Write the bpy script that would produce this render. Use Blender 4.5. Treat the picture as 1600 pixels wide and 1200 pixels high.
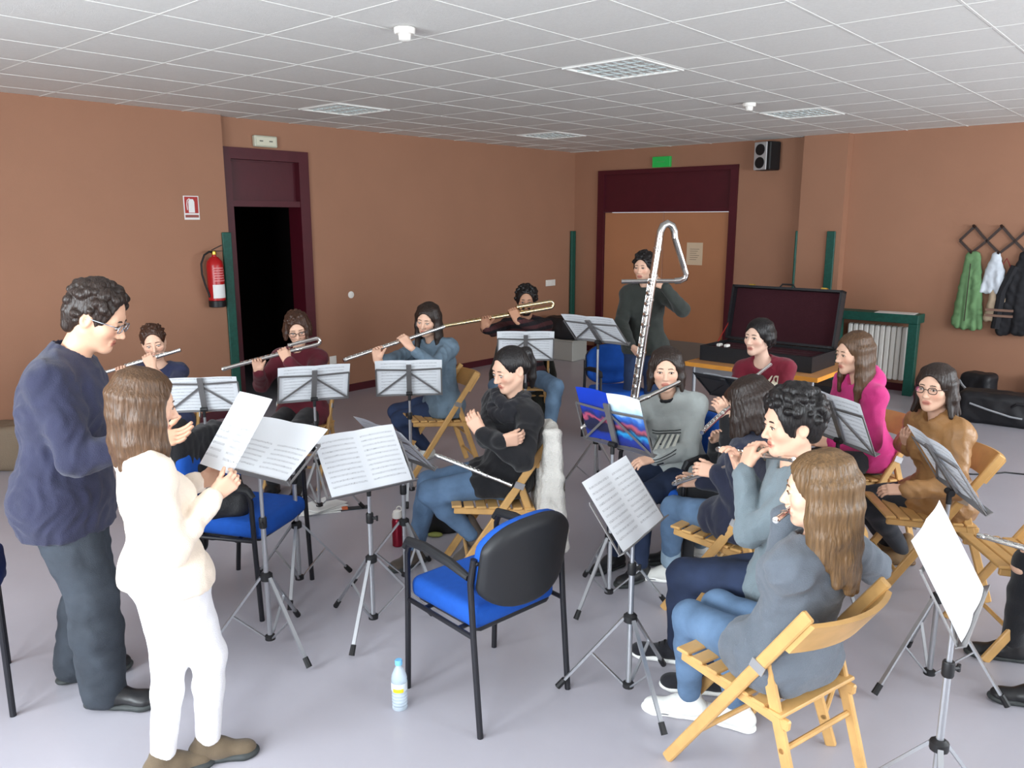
import bpy, math, random
import numpy as np
from mathutils import Vector, Matrix

scene = bpy.context.scene
C = scene.collection
for o in list(bpy.data.objects):
    bpy.data.objects.remove(o)

# ------------------------------------------------------------ camera
F_PX, CAM_H = 1260.0, 1.95
PITCH = math.atan(255 / 1260.0)
cam_d = bpy.data.cameras.new('camera'); cam = bpy.data.objects.new('camera', cam_d); C.objects.link(cam)
cam_d.sensor_width = 36; cam_d.lens = F_PX / 1600 * 36; cam_d.clip_start = 0.05; cam_d.clip_end = 200
cam.location = (0, 0, CAM_H); cam.rotation_euler = (math.pi / 2 - PITCH, 0, 0)
scene.camera = cam

# ------------------------------------------------------------ world and daylight
world = bpy.data.worlds.new('overcast_sky'); scene.world = world; world.use_nodes = True
bg = world.node_tree.nodes['Background']; bg.inputs[0].default_value = (0.80, 0.90, 1.0, 1); bg.inputs[1].default_value = 1.0

# the room's own axes: U runs along the left wall, W along the back wall
UX, UY = 0.66052 / 1.0, 0.75081 / 1.0
_n = math.hypot(UX, UY); UX /= _n; UY /= _n
def room(u, w, z=0.0):
    return np.array([UX * u + UY * w, UY * u - UX * w, z])
ROOM_A = math.atan2(UY, UX)                       # heading of the U axis
CEIL = 2.94; U0, U1, W0, W1 = -1.9, 9.95, -7.5, 3.4

def area(name, loc, direction, sx, sy, power, col):
    d = bpy.data.lights.new(name, 'AREA'); d.shape = 'RECTANGLE'; d.size = sx; d.size_y = sy
    d.energy = power; d.color = col
    o = bpy.data.objects.new(name, d); C.objects.link(o); o.location = Vector(loc)
    o.rotation_euler = Vector(direction).to_track_quat('-Z', 'Y').to_euler()
    return o
WIN_REAR = [(-4.4, -2.3), (-1.7, 0.4)]   # w ranges of windows in the rear wall
WIN_SIDE = [(1.8, 3.9), (4.5, 6.6), (7.2, 9.3)]        # u ranges of windows in the right wall
WZ0, WZ1 = 0.95, 2.55
for (a, b) in WIN_REAR:
    area('daylight_rear', room(U0 - 0.12, (a + b) / 2, (WZ0 + WZ1) / 2), room(1, 0, -0.12), b - a, WZ1 - WZ0, 135, (0.86, 0.94, 1.0))
for (a, b) in WIN_SIDE:
    area('daylight_side', room((a + b) / 2, W1 + 0.12, (WZ0 + WZ1) / 2), room(0, -1, -0.12), b - a, WZ1 - WZ0, 96, (0.86, 0.94, 1.0))

scene.view_settings.view_transform = 'Standard'
try: scene.view_settings.look = 'None'
except Exception: pass
scene.view_settings.gamma = 1; scene.view_settings.use_curve_mapping = False
scene.view_settings.exposure = 0.86

# ------------------------------------------------------------ pixel -> place helpers (frame 1600 x 1200)
_cp, _sp = math.cos(PITCH), math.sin(PITCH)
def ray(u, v):
    dx, dy = u - 800, v - 600
    return np.array([dx, F_PX * _cp - dy * _sp, -(dy * _cp + F_PX * _sp)]) / F_PX
def Pz(u, v, z=0.0):
    r = ray(u, v); return np.array([0, 0, CAM_H]) + r * ((z - CAM_H) / r[2])
def Py(u, v, y):
    r = ray(u, v); return np.array([0, 0, CAM_H]) + r * (y / r[1])
def proj(P):
    x, y, z = P; z = z - CAM_H
    fw = y * _cp - z * _sp; dn = -(y * _sp + z * _cp)
    return 800 + F_PX * x / fw, 600 + F_PX * dn / fw

# ------------------------------------------------------------ small vector helpers
def V(*a): return np.array(a, float)
def unit(a):
    a = np.asarray(a, float); n = np.linalg.norm(a); return a / n if n > 1e-9 else a
def lerp(a, b, t): return np.asarray(a) * (1 - t) + np.asarray(b) * t
ZUP = V(0, 0, 1)

# ------------------------------------------------------------ materials
def lin(c):
    return tuple((x / 255 / 12.92 if x / 255 <= 0.04045 else ((x / 255 + 0.055) / 1.055) ** 2.4) for x in c) + (1.0,)
MATS = {}
def mat(name, rgb, rough=0.6, metal=0.0, bump=0.0, scale=60.0, var=0.0, vscale=8.0, stretch=None, emit=0.0, trans=0.0, spec=0.5, sheen=0.0, ior=1.45, alpha=1.0):
    if name in MATS: return MATS[name]
    m = bpy.data.materials.new(name); m.use_nodes = True; MATS[name] = m
    nt = m.node_tree; N = nt.nodes; L = nt.links; b = N['Principled BSDF']
    col = lin(rgb)
    b.inputs['Base Color'].default_value = col; b.inputs['Roughness'].default_value = rough
    b.inputs['Metallic'].default_value = metal; b.inputs['IOR'].default_value = ior
    b.inputs['Specular IOR Level'].default_value = spec
    if trans: b.inputs['Transmission Weight'].default_value = trans
    if sheen: b.inputs['Sheen Weight'].default_value = sheen
    if alpha < 1: b.inputs['Alpha'].default_value = alpha
    if emit:
        b.inputs['Emission Color'].default_value = col; b.inputs['Emission Strength'].default_value = emit
    tc = None
    if bump or var:
        tc = N.new('ShaderNodeTexCoord'); mp = N.new('ShaderNodeMapping'); L.new(tc.outputs['Object'], mp.inputs[0])
        if stretch: mp.inputs['Scale'].default_value = stretch
    if var:
        n = N.new('ShaderNodeTexNoise'); n.inputs['Scale'].default_value = vscale; n.inputs['Detail'].default_value = 4
        L.new(mp.outputs[0], n.inputs['Vector'])
        r = N.new('ShaderNodeValToRGB'); r.color_ramp.elements[0].position = 0.3; r.color_ramp.elements[1].position = 0.7
        r.color_ramp.elements[0].color = tuple(c * (1 - var) for c in col[:3]) + (1,)
        r.color_ramp.elements[1].color = tuple(min(1, c * (1 + var)) for c in col[:3]) + (1,)
        L.new(n.outputs[0], r.inputs[0]); L.new(r.outputs[0], b.inputs['Base Color'])
    if bump:
        n2 = N.new('ShaderNodeTexNoise'); n2.inputs['Scale'].default_value = scale; n2.inputs['Detail'].default_value = 3
        L.new(mp.outputs[0], n2.inputs['Vector'])
        bp = N.new('ShaderNodeBump'); bp.inputs['Strength'].default_value = bump; bp.inputs['Distance'].default_value = 0.01
        L.new(n2.outputs[0], bp.inputs['Height']); L.new(bp.outputs[0], b.inputs['Normal'])
    return m

def skin_mat():
    if 'skin' in MATS: return MATS['skin']
    m = mat('skin', (222, 180, 155), 0.5, spec=0.35)
    nt = m.node_tree; a = nt.nodes.new('ShaderNodeAttribute'); a.attribute_name = 'tone'
    nt.links.new(a.outputs['Color'], nt.nodes['Principled BSDF'].inputs['Base Color'])
    nt.nodes['Principled BSDF'].inputs['Subsurface Weight'].default_value = 0.0
    return m

# ------------------------------------------------------------ mesh builder
class MB:
    def __init__(s): s.v = []; s.f = []; s.m = []; s.n = 0
    def add(s, verts, faces, mi=0):
        verts = np.asarray(verts, float).reshape(-1, 3)
        s.v.append(verts); s.f.extend([tuple(i + s.n for i in fc) for fc in faces]); s.m.extend([mi] * len(faces)); s.n += len(verts)
        return s
    def obox(s, c, ax, ay, az, mi=0, bev=0.0):
        # box with half-axis vectors ax, ay, az; bev chamfers the twelve edges
        c, ax, ay, az = [np.asarray(q, float) for q in (c, ax, ay, az)]
        if bev <= 0:
            v = [c + i * ax + j * ay + k * az for i in (-1, 1) for j in (-1, 1) for k in (-1, 1)]
            return s.add(v, [(0, 1, 3, 2), (4, 6, 7, 5), (0, 4, 5, 1), (2, 3, 7, 6), (0, 2, 6, 4), (1, 5, 7, 3)], mi)
        lx, ly, lz = [np.linalg.norm(q) for q in (ax, ay, az)]
        b = min(bev, lx * .9, ly * .9, lz * .9)
        ux, uy, uz = ax / lx, ay / ly, az / lz
        v = []; ids = {}
        for i in (-1, 1):
            for j in (-1, 1):
                for k in (-1, 1):
                    p = c + i * ax + j * ay + k * az
                    ids[(i, j, k, 0)] = len(v); v.append(p - j * b * uy - k * b * uz)
                    ids[(i, j, k, 1)] = len(v); v.append(p - i * b * ux - k * b * uz)
                    ids[(i, j, k, 2)] = len(v); v.append(p - i * b * ux - j * b * uy)
        f = []
        for sg in (-1, 1):
            f.append([ids[(sg, j, k, 0)] for j, k in ((-1, -1), (1, -1), (1, 1), (-1, 1))][::sg])
            f.append([ids[(i, sg, k, 1)] for i, k in ((-1, -1), (-1, 1), (1, 1), (1, -1))][::sg])
            f.append([ids[(i, j, sg, 2)] for i, j in ((-1, -1), (1, -1), (1, 1), (-1, 1))][::sg])
        for a in (-1, 1):
            for b2 in (-1, 1):
                f.append([ids[(a, b2, -1, 0)], ids[(a, b2, -1, 1)], ids[(a, b2, 1, 1)], ids[(a, b2, 1, 0)]][::-a * b2])
                f.append([ids[(a, -1, b2, 0)], ids[(a, 1, b2, 0)], ids[(a, 1, b2, 2)], ids[(a, -1, b2, 2)]][::-a * b2])
                f.append([ids[(-1, a, b2, 1)], ids[(-1, a, b2, 2)], ids[(1, a, b2, 2)], ids[(1, a, b2, 1)]][::-a * b2])
        for i in (-1, 1):
            for j in (-1, 1):
                for k in (-1, 1):
                    f.append([ids[(i, j, k, q)] for q in (0, 1, 2)][::i * j * k])
        return s.add(v, f, mi)
    def box(s, c, size, mi=0, bev=0.0):
        return s.obox(c, (size[0] / 2, 0, 0), (0, size[1] / 2, 0), (0, 0, size[2] / 2), mi, bev)
    def bar(s, a, b, w, t, side=(1, 0, 0), mi=0, bev=0.0):
        # flat bar from a to b, width w along side, thickness t
        a, b = np.asarray(a, float), np.asarray(b, float); d = b - a; u = unit(d)
        sd = np.asarray(side, float); sd = unit(sd - u * (sd @ u)); n = np.cross(u, sd)
        return s.obox((a + b) / 2, sd * w / 2, n * t / 2, d / 2, mi, bev)
    def tube(s, path, r, n=8, mi=0, cap=True, closed=False):
        path = [np.asarray(p, float) for p in path]; m = len(path)
        rr = r if hasattr(r, '__len__') else [r] * m
        rings = []; prev = None
        for i in range(m):
            if closed: t = unit(path[(i + 1) % m] - path[i - 1])
            else: t = unit(path[min(i + 1, m - 1)] - path[max(i - 1, 0)])
            if prev is None:
                h = ZUP if abs(t[2]) < .9 else V(1, 0, 0)
                e = unit(np.cross(t, h))
            else: e = unit(prev - t * (prev @ t))
            prev = e; g = np.cross(t, e)
            a = np.arange(n) * 2 * math.pi / n
            rings.append(path[i] + rr[i] * (np.outer(np.cos(a), e) + np.outer(np.sin(a), g)))
        f = []
        for i in range(m if closed else m - 1):
            j2 = (i + 1) % m
            for k in range(n):
                f.append((i * n + k, i * n + (k + 1) % n, j2 * n + (k + 1) % n, j2 * n + k))
        if cap and not closed:
            f.append(tuple(range(n))[::-1]); f.append(tuple(range((m - 1) * n, m * n)))
        return s.add(np.vstack(rings), f, mi)
    def lathe(s, prof, c=(0, 0, 0), n=16, mi=0, axis=(0, 0, 1)):
        ax = unit(axis); h = V(1, 0, 0) if abs(ax[0]) < .9 else V(0, 1, 0); e = unit(h - ax * (h @ ax)); g = np.cross(ax, e)
        v = []; f = []; a = np.arange(n) * 2 * math.pi / n
        for (r, z) in prof: v.append(np.asarray(c) + ax * z + r * (np.outer(np.cos(a), e) + np.outer(np.sin(a), g)))
        for i in range(len(prof) - 1):
            for k in range(n): f.append((i * n + k, i * n + (k + 1) % n, (i + 1) * n + (k + 1) % n, (i + 1) * n + k))
        f.append(tuple(range(n))[::-1]); f.append(tuple(range((len(prof) - 1) * n, len(prof) * n)))
        return s.add(np.vstack(v), f, mi)
    def sphere(s, c, r, n=10, m=7, mi=0, R=None):
        r = np.ones(3) * r
        v = []; f = []
        for i in range(m + 1):
            th = math.pi * i / m
            for k in range(n):
                ph = 2 * math.pi * k / n; v.append([math.sin(th) * math.cos(ph), math.sin(th) * math.sin(ph), math.cos(th)])
        v = np.array(v) * r
        if R is not None: v = v @ np.asarray(R).T
        for i in range(m):
            for k in range(n): f.append((i * n + k, (i + 1) * n + k, (i + 1) * n + (k + 1) % n, i * n + (k + 1) % n))
        return s.add(v + np.asarray(c), f, mi)
    def prism(s, poly, z0, z1, mi=0):
        n = len(poly); v = [(x, y, z0) for x, y in poly] + [(x, y, z1) for x, y in poly]
        f = [tuple(range(n))[::-1], tuple(range(n, 2 * n))] + [(i, (i + 1) % n, n + (i + 1) % n, n + i) for i in range(n)]
        return s.add(v, f, mi)
    def grid(s, fn, nu, nv, mi=0):
        v = [fn(i / nu, j / nv) for i in range(nu + 1) for j in range(nv + 1)]
        f = [(i * (nv + 1) + j, (i + 1) * (nv + 1) + j, (i + 1) * (nv + 1) + j + 1, i * (nv + 1) + j + 1) for i in range(nu) for j in range(nv)]
        return s.add(v, f, mi)
    def xf(s, M):
        M = np.asarray(M); s.v = [q @ M[:3, :3].T + M[:3, 3] for q in s.v]; return s
    def mesh(s, name, off=None, smooth=True):
        me = bpy.data.meshes.new(name)
        v = np.vstack(s.v)
        if off is not None: v = v - np.asarray(off)
        me.from_pydata(v.tolist(), [], s.f)
        me.polygons.foreach_set('material_index', s.m)
        if smooth: me.polygons.foreach_set('use_smooth', [True] * len(s.f))
        me.update(); return me

def link(name, me, mats, parent=None, smooth_angle=None):
    o = bpy.data.objects.new(name, me); C.objects.link(o)
    for m in (mats if isinstance(mats, (list, tuple)) else [mats]): me.materials.append(m)
    if parent is not None: o.parent = parent
    return o
def obj(name, mb, mats, parent=None, off=None, smooth=False, sharp=35):
    me = mb.mesh(name, off, smooth)
    if smooth and sharp: me.set_sharp_from_angle(angle=math.radians(sharp))
    return link(name, me, mats, parent)
def tag(o, label=None, cat=None, group=None, kind=None):
    if label: o['label'] = label
    if cat: o['category'] = cat
    if group: o['group'] = group
    if kind: o['kind'] = kind
    return o
def empty(name, loc, label, cat, rz=0.0, group=None):
    o = bpy.data.objects.new(name, None); C.objects.link(o); o.location = Vector([float(q) for q in loc]); o.rotation_euler = (0, 0, rz)
    o.empty_display_size = 0.1
    return tag(o, label, cat, group)
def struct(name, mb, m, parent=None, smooth=False):
    o = obj(name, mb, m, parent, smooth=smooth)
    if parent is None: o['kind'] = 'structure'
    return o
def copy_tree(o, parent=None):
    c = o.copy(); C.objects.link(c)
    if parent is not None: c.parent = parent
    for ch in list(o.children): copy_tree(ch, c)
    return c
def arc(c, r, a0, a1, ex, ey, n=8):
    ex, ey = np.asarray(ex), np.asarray(ey)
    return [np.asarray(c) + r * (math.cos(a0 + (a1 - a0) * i / n) * ex + math.sin(a0 + (a1 - a0) * i / n) * ey) for i in range(n + 1)]
def rot_frame(fwd, up=(0, 0, 1)):
    y = unit(fwd); z = np.asarray(up, float); x = unit(np.cross(y, z)); z = np.cross(x, y)
    return np.stack([x, y, z], 1)     # columns: right, forward, up

# ------------------------------------------------------------ signed-distance modelling for soft shapes
class SDF:
    def __init__(s): s.p = []
    def cone(s, a, b, ra, rb, k=0.02, squash=None, sub=False):
        a, b = np.asarray(a, float), np.asarray(b, float)
        s.p.append(('c', a, b, ra, rb, k, squash, sub)); return s
    def ball(s, c, r, k=0.02, sub=False): return s.cone(c, np.asarray(c) + V(0, 0, 1e-4), r, r, k, None, sub)
    def ell(s, c, r, R=None, k=0.02, sub=False):
        s.p.append(('e', np.asarray(c, float), np.asarray(r, float), R, k, sub)); return s
    def rbox(s, c, h, rad, R=None, k=0.02, sub=False):
        s.p.append(('b', np.asarray(c, float), np.asarray(h, float), rad, R, k, sub)); return s
    def chain(s, pts, rs, k=0.02, squash=None):
        for i in range(len(pts) - 1): s.cone(pts[i], pts[i + 1], rs[i], rs[i + 1], k, squash)
        return s
    def bounds(s, q):
        if q[0] == 'c':
            r = max(q[3], q[4]); return np.minimum(q[1], q[2]) - r, np.maximum(q[1], q[2]) + r
        if q[0] == 'e': r = q[2].max(); return q[1] - r, q[1] + r
        r = np.linalg.norm(q[2]) + q[3]; return q[1] - r, q[1] + r
    def run(s, h):
        lo = np.min([s.bounds(q)[0] for q in s.p if not q[-1]], axis=0) - 3 * h
        hi = np.max([s.bounds(q)[1] for q in s.p if not q[-1]], axis=0) + 3 * h
        n = np.ceil((hi - lo) / h).astype(int) + 1
        D = np.full(n, 1.0, np.float32)
        ax = [(lo[i] + h * np.arange(n[i])).astype(np.float32) for i in range(3)]
        for q in s.p:
            k = q[-3] if q[0] == 'c' else q[-2]
            b0, b1 = s.bounds(q); pad = k + 2.5 * h
            i0 = np.clip(np.floor((b0 - pad - lo) / h).astype(int), 0, n - 1); i1 = np.clip(np.ceil((b1 + pad - lo) / h).astype(int) + 1, 1, n)
            if np.any(i1 <= i0): continue
            sl = tuple(slice(i0[i], i1[i]) for i in range(3))
            X = ax[0][sl[0]][:, None, None]; Y = ax[1][sl[1]][None, :, None]; Z = ax[2][sl[2]][None, None, :]
            d = s.ev(q, X, Y, Z)
            A = D[sl]
            if q[-1]:
                d = -d; hh = np.maximum(k - np.abs(A - d), 0) / k; D[sl] = np.maximum(A, d) + hh * hh * k * .25
            else:
                hh = np.maximum(k - np.abs(A - d), 0) / k; D[sl] = np.minimum(A, d) - hh * hh * k * .25
        return nets(D, lo, h)
    def ev(s, q, X, Y, Z):
        if q[0] == 'c':
            a, b, ra, rb, _, squash, _ = q[1:]
            px, py, pz = X - a[0], Y - a[1], Z - a[2]; ba = b - a; g = 1.0
            if squash is not None:
                sx, f = unit(squash[0]), 1.0 / squash[1] - 1.0
                dt = px * sx[0] + py * sx[1] + pz * sx[2]
                px, py, pz = px + f * dt * sx[0], py + f * dt * sx[1], pz + f * dt * sx[2]
                ba = ba + f * (ba @ sx) * sx; g = 0.5 * (1 + squash[1])
            l2 = max(ba @ ba, 1e-12)
            t = np.clip((px * ba[0] + py * ba[1] + pz * ba[2]) / l2, 0, 1)
            return ((np.sqrt((px - t * ba[0]) ** 2 + (py - t * ba[1]) ** 2 + (pz - t * ba[2]) ** 2) - (ra + (rb - ra) * t)) * g).astype(np.float32)
        c, R = q[1], (q[3] if q[0] == 'e' else q[4])
        px, py, pz = X - c[0], Y - c[1], Z - c[2]
        if R is not None:
            R = np.asarray(R)
            px, py, pz = [px * R[0, i] + py * R[1, i] + pz * R[2, i] for i in range(3)]
        r = q[2]
        if q[0] == 'e':
            k0 = np.sqrt((px / r[0]) ** 2 + (py / r[1]) ** 2 + (pz / r[2]) ** 2); k1 = np.sqrt((px / r[0] ** 2) ** 2 + (py / r[1] ** 2) ** 2 + (pz / r[2] ** 2) ** 2)
            return (k0 * (k0 - 1) / np.maximum(k1, 1e-6)).astype(np.float32)
        x, y, z = np.abs(px) - r[0], np.abs(py) - r[1], np.abs(pz) - r[2]
        return (np.sqrt(np.maximum(x, 0) ** 2 + np.maximum(y, 0) ** 2 + np.maximum(z, 0) ** 2) + np.minimum(np.maximum(np.maximum(x, y), z), 0) - q[3]).astype(np.float32)

def nets(D, lo, h):
    I = D < 0
    c = np.zeros(tuple(np.array(D.shape) - 1), np.int8)
    for i in (0, 1):
        for j in (0, 1):
            for k in (0, 1):
                c += I[i:D.shape[0] - 1 + i, j:D.shape[1] - 1 + j, k:D.shape[2] - 1 + k]
    act = (c > 0) & (c < 8)
    ii = np.argwhere(act); idx = np.full(c.shape, -1, np.int32); idx[act] = np.arange(len(ii))
    acc = np.zeros((len(ii), 3)); cnt = np.zeros(len(ii))
    cor = [(i, j, k) for i in (0, 1) for j in (0, 1) for k in (0, 1)]
    val = {q: D[ii[:, 0] + q[0], ii[:, 1] + q[1], ii[:, 2] + q[2]] for q in cor}
    for q in cor:
        for a in range(3):
            if q[a]: continue
            q2 = list(q); q2[a] = 1; q2 = tuple(q2)
            v0, v1 = val[q], val[q2]; ch = (v0 < 0) != (v1 < 0)
            t = np.where(ch, v0 / np.where(np.abs(v0 - v1) < 1e-9, 1, v0 - v1), 0)
            pt = np.tile(np.array(q, float), (len(ii), 1)); pt[:, a] += t
            acc[ch] += pt[ch]; cnt[ch] += 1
    verts = lo + h * (ii + acc / np.maximum(cnt, 1)[:, None])
    faces = []
    for a in range(3):
        b, d = (a + 1) % 3, (a + 2) % 3
        s0 = [slice(None)] * 3; s1 = [slice(None)] * 3
        s0[a] = slice(0, -1); s1[a] = slice(1, None)
        A, B = I[tuple(s0)], I[tuple(s1)]
        e = np.argwhere(A != B)
        ok = (e[:, b] > 0) & (e[:, d] > 0) & (e[:, b] < D.shape[b] - 1) & (e[:, d] < D.shape[d] - 1); e = e[ok]
        if not len(e): continue
        def cell(db, dd):
            q = e.copy(); q[:, b] += db; q[:, d] += dd; return idx[q[:, 0], q[:, 1], q[:, 2]]
        q = np.stack([cell(-1, -1), cell(0, -1), cell(0, 0), cell(-1, 0)], 1)
        fl = ~A[e[:, 0], e[:, 1], e[:, 2]]
        q[fl] = q[fl][:, ::-1]; faces.append(q)
    return verts, np.vstack(faces)

def soft(name, parts, mats, parent=None, off=None, cols=None, fold=0.0, fscale=70.0, seed=0, fdir=None):
    """one mesh object from surface-net parts [(verts, quads, material index)]"""
    vs, fs, ms, n = [], [], [], 0
    for (v, f, m) in parts:
        vs.append(v); fs.append(np.asarray(f) + n); ms.append(np.full(len(f), m)); n += len(v)
    v = np.vstack(vs); f = np.vstack(fs); m = np.concatenate(ms)
    if off is not None: v = v - np.asarray(off)
    me = bpy.data.meshes.new(name)
    me.vertices.add(len(v)); me.vertices.foreach_set('co', v.astype(np.float32).ravel())
    me.loops.add(len(f) * 4); me.loops.foreach_set('vertex_index', f.astype(np.int32).ravel())
    me.polygons.add(len(f)); me.polygons.foreach_set('loop_start', np.arange(0, len(f) * 4, 4, dtype=np.int32))
    me.polygons.foreach_set('loop_total', np.full(len(f), 4, np.int32))
    me.polygons.foreach_set('material_index', m.astype(np.int32)); me.polygons.foreach_set('use_smooth', np.ones(len(f), bool))
    me.update(calc_edges=True)
    if fold:
        nr = np.zeros(len(v) * 3, np.float32); me.vertex_normals.foreach_get('vector', nr); nr = nr.reshape(-1, 3)
        v = v + nr * folds(v, fold, fscale, seed, fdir)[:, None]
        me.vertices.foreach_set('co', v.astype(np.float32).ravel()); me.update()
    if cols is not None:
        at = me.attributes.new('tone', 'FLOAT_COLOR', 'POINT'); at.data.foreach_set('color', cols.astype(np.float32).ravel())
    return link(name, me, mats, parent)
def folds(v, amp, sc, seed, fdir=None):
    rg = np.random.RandomState(seed); d = np.zeros(len(v))
    w = v + 0.035 * np.sin(v[:, [1, 2, 0]] * 21 + rg.rand(3) * 6) + 0.02 * np.sin(v[:, [2, 0, 1]] * 37 + rg.rand(3) * 6)
    for i in range(6):
        k = unit(rg.randn(3) + (np.asarray(fdir) * 1.6 if fdir is not None else 0)) * sc * (0.5 + rg.rand())
        d += np.maximum(np.sin(w @ k + rg.rand() * 6.28), -0.3)
    return d * amp / 2.4
# ============================================================ THE ROOM (local x = along back wall, y = along left wall)
RZ = math.atan2(-UX, UY)
M_WALL = mat('salmon_paint', (160, 116, 91), 0.75, bump=0.12, scale=180, var=0.025, vscale=2.5)
M_CEIL = mat('ceiling_tile', (226, 225, 220), 0.9, bump=0.25, scale=220, var=0.03, vscale=60)
M_GRID = mat('ceiling_bar', (228, 227, 222), 0.6)
M_MAROON = mat('maroon_paint', (74, 16, 28), 0.42, bump=0.05, scale=40, var=0.06)
M_GREEN = mat('green_paint', (18, 78, 66), 0.5, bump=0.1, scale=60, var=0.2, vscale=40)
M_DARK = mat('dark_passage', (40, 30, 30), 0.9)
M_WHITE = mat('white_plastic', (235, 232, 225), 0.45)
M_BLACKP = mat('black_plastic', (20, 20, 22), 0.45)
def floor_mat():
    m = mat('lilac_linoleum', (172, 169, 177), 0.26, bump=0.03, scale=30, var=0.035, vscale=1.6, spec=0.45)
    return m
M_FLOOR = floor_mat()
def rstruct(name, mb, m, smooth=False):
    o = struct(name, mb, m, smooth=smooth); o.rotation_euler = (0, 0, RZ); return o
def rbx(mb, x0, x1, y0, y1, z0, z1, mi=0, bev=0.0):
    return mb.box(((x0 + x1) / 2, (y0 + y1) / 2, (z0 + z1) / 2), (abs(x1 - x0), abs(y1 - y0), abs(z1 - z0)), mi, bev)
def rempty(name, w, u, z, label, cat, group=None, extra=0.0):
    p = room(u, w, z); return empty(name, p, label, cat, RZ + extra, group)

rstruct('floor', rbx(MB(), W0 - 3, W1 + .3, U0 - .3, U1 + .3, -.1, 0), M_FLOOR)
ceiling = rstruct('ceiling', rbx(MB(), W0 - 3, W1 + .3, U0 - .3, U1 + .3, CEIL + .001, CEIL + .12), M_CEIL)
# left wall with the doorway, its thicker near section
T = .2
mb = MB()
rbx(mb, W0 - T, W0, 5.16, U1 + .2, 0, CEIL + .02); rbx(mb, W0 - T, W0, 4.21, 5.16, 2.62, CEIL + .02)
rbx(mb, W0 - T, W0 + .09, U0 - .2, 4.21, 0, CEIL + .02)
rstruct('wall_left', mb, M_WALL)
# back wall with the double-door opening and the pillar
mb = MB()
rbx(mb, W0, -6.98, U1, U1 + T, 0, CEIL + .02); rbx(mb, -6.98, -4.94, U1, U1 + T, 2.62, CEIL + .02); rbx(mb, -4.94, W1 + .2, U1, U1 + T, 0, CEIL + .02)
rbx(mb, -3.98, -3.46, U1 - .16, U1 + .01, 0, CEIL + .01)
rstruct('wall_back', mb, M_WALL)
# rear and right walls (behind the camera) with window openings
def window_wall(name, along_x, fixed0, fixed1, a0, a1, wins):
    mb = MB()
    def b(p, q, z0, z1):
        if along_x: rbx(mb, p, q, fixed0, fixed1, z0, z1)
        else: rbx(mb, fixed0, fixed1, p, q, z0, z1)
    b(a0, a1, 0, WZ0); b(a0, a1, WZ1, CEIL + .02)
    e = a0
    for (p, q) in wins: b(e, p, WZ0, WZ1); e = q
    b(e, a1, WZ0, WZ1)
    return rstruct(name, mb, M_WALL)
window_wall('wall_rear', True, U0 - .2, U0, W0, W1, WIN_REAR)
window_wall('wall_right', False, W1, W1 + .2, U0 - .2, U1, WIN_SIDE)
M_WFRAME = mat('window_frame_paint', (225, 225, 222), 0.5)
wi = 0
for along, wins in ((True, WIN_REAR), (False, WIN_SIDE)):
    for (p, q) in wins:
        wi += 1; mb = MB()
        for (a, b_, z0, z1) in ((p, q, WZ0, WZ0 + .06), (p, q, WZ1 - .06, WZ1), (p, p + .06, WZ0, WZ1), (q - .06, q, WZ0, WZ1), ((p + q) / 2 - .03, (p + q) / 2 + .03, WZ0, WZ1)):
            if along: rbx(mb, a, b_, U0 - .06, U0 + .01, z0, z1)
            else: rbx(mb, W1 - .01, W1 + .06, a, b_, z0, z1)
        rstruct('window_%d' % wi, mb, M_WFRAME)
# dark passage beyond the left doorway
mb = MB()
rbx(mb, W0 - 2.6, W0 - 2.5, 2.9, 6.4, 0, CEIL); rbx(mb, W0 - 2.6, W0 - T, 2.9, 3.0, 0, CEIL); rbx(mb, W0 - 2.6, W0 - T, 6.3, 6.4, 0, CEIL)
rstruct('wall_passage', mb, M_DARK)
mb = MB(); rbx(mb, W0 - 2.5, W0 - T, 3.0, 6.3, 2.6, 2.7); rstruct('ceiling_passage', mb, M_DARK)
# skirting
mb = MB(); rbx(mb, W0, W0 + .015, 5.23, U1, 0, .085); rstruct('baseboard_left', mb, M_MAROON)
mb = MB(); rbx(mb, W0 + .09, W0 + .105, U0, 4.21, 0, .085); rstruct('baseboard_left_near', mb, M_MAROON)
mb = MB(); rbx(mb, W0, -7.07, U1 - .015, U1, 0, .085); rbx(mb, -4.87, -3.98, U1 - .015, U1, 0, .085); rbx(mb, -3.46, W1, U1 - .015, U1, 0, .085); rbx(mb, -3.995, -3.445, U1 - .172, U1 - .16, 0, .085)
rstruct('baseboard_back', mb, M_MAROON)
# left doorway: frame, transom
d1 = rstruct('door_1', rbx(rbx(rbx(rbx(MB(), W0 - T, W0 + .03, 4.22, 4.32, 0, 2.66), W0 - T, W0 + .03, 5.10, 5.22, 0, 2.66), W0 - T, W0 + .03, 4.32, 5.10, 2.55, 2.66), W0 - T, W0 + .02, 4.32, 5.10, 2.09, 2.15), M_MAROON)
t = obj('transom_panel', rbx(rbx(MB(), W0 - .08, W0 - .05, 4.32, 5.10, 2.15, 2.55), W0 - .05, W0 - .035, 4.36, 5.06, 2.535, 2.545), M_MAROON, d1)
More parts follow.
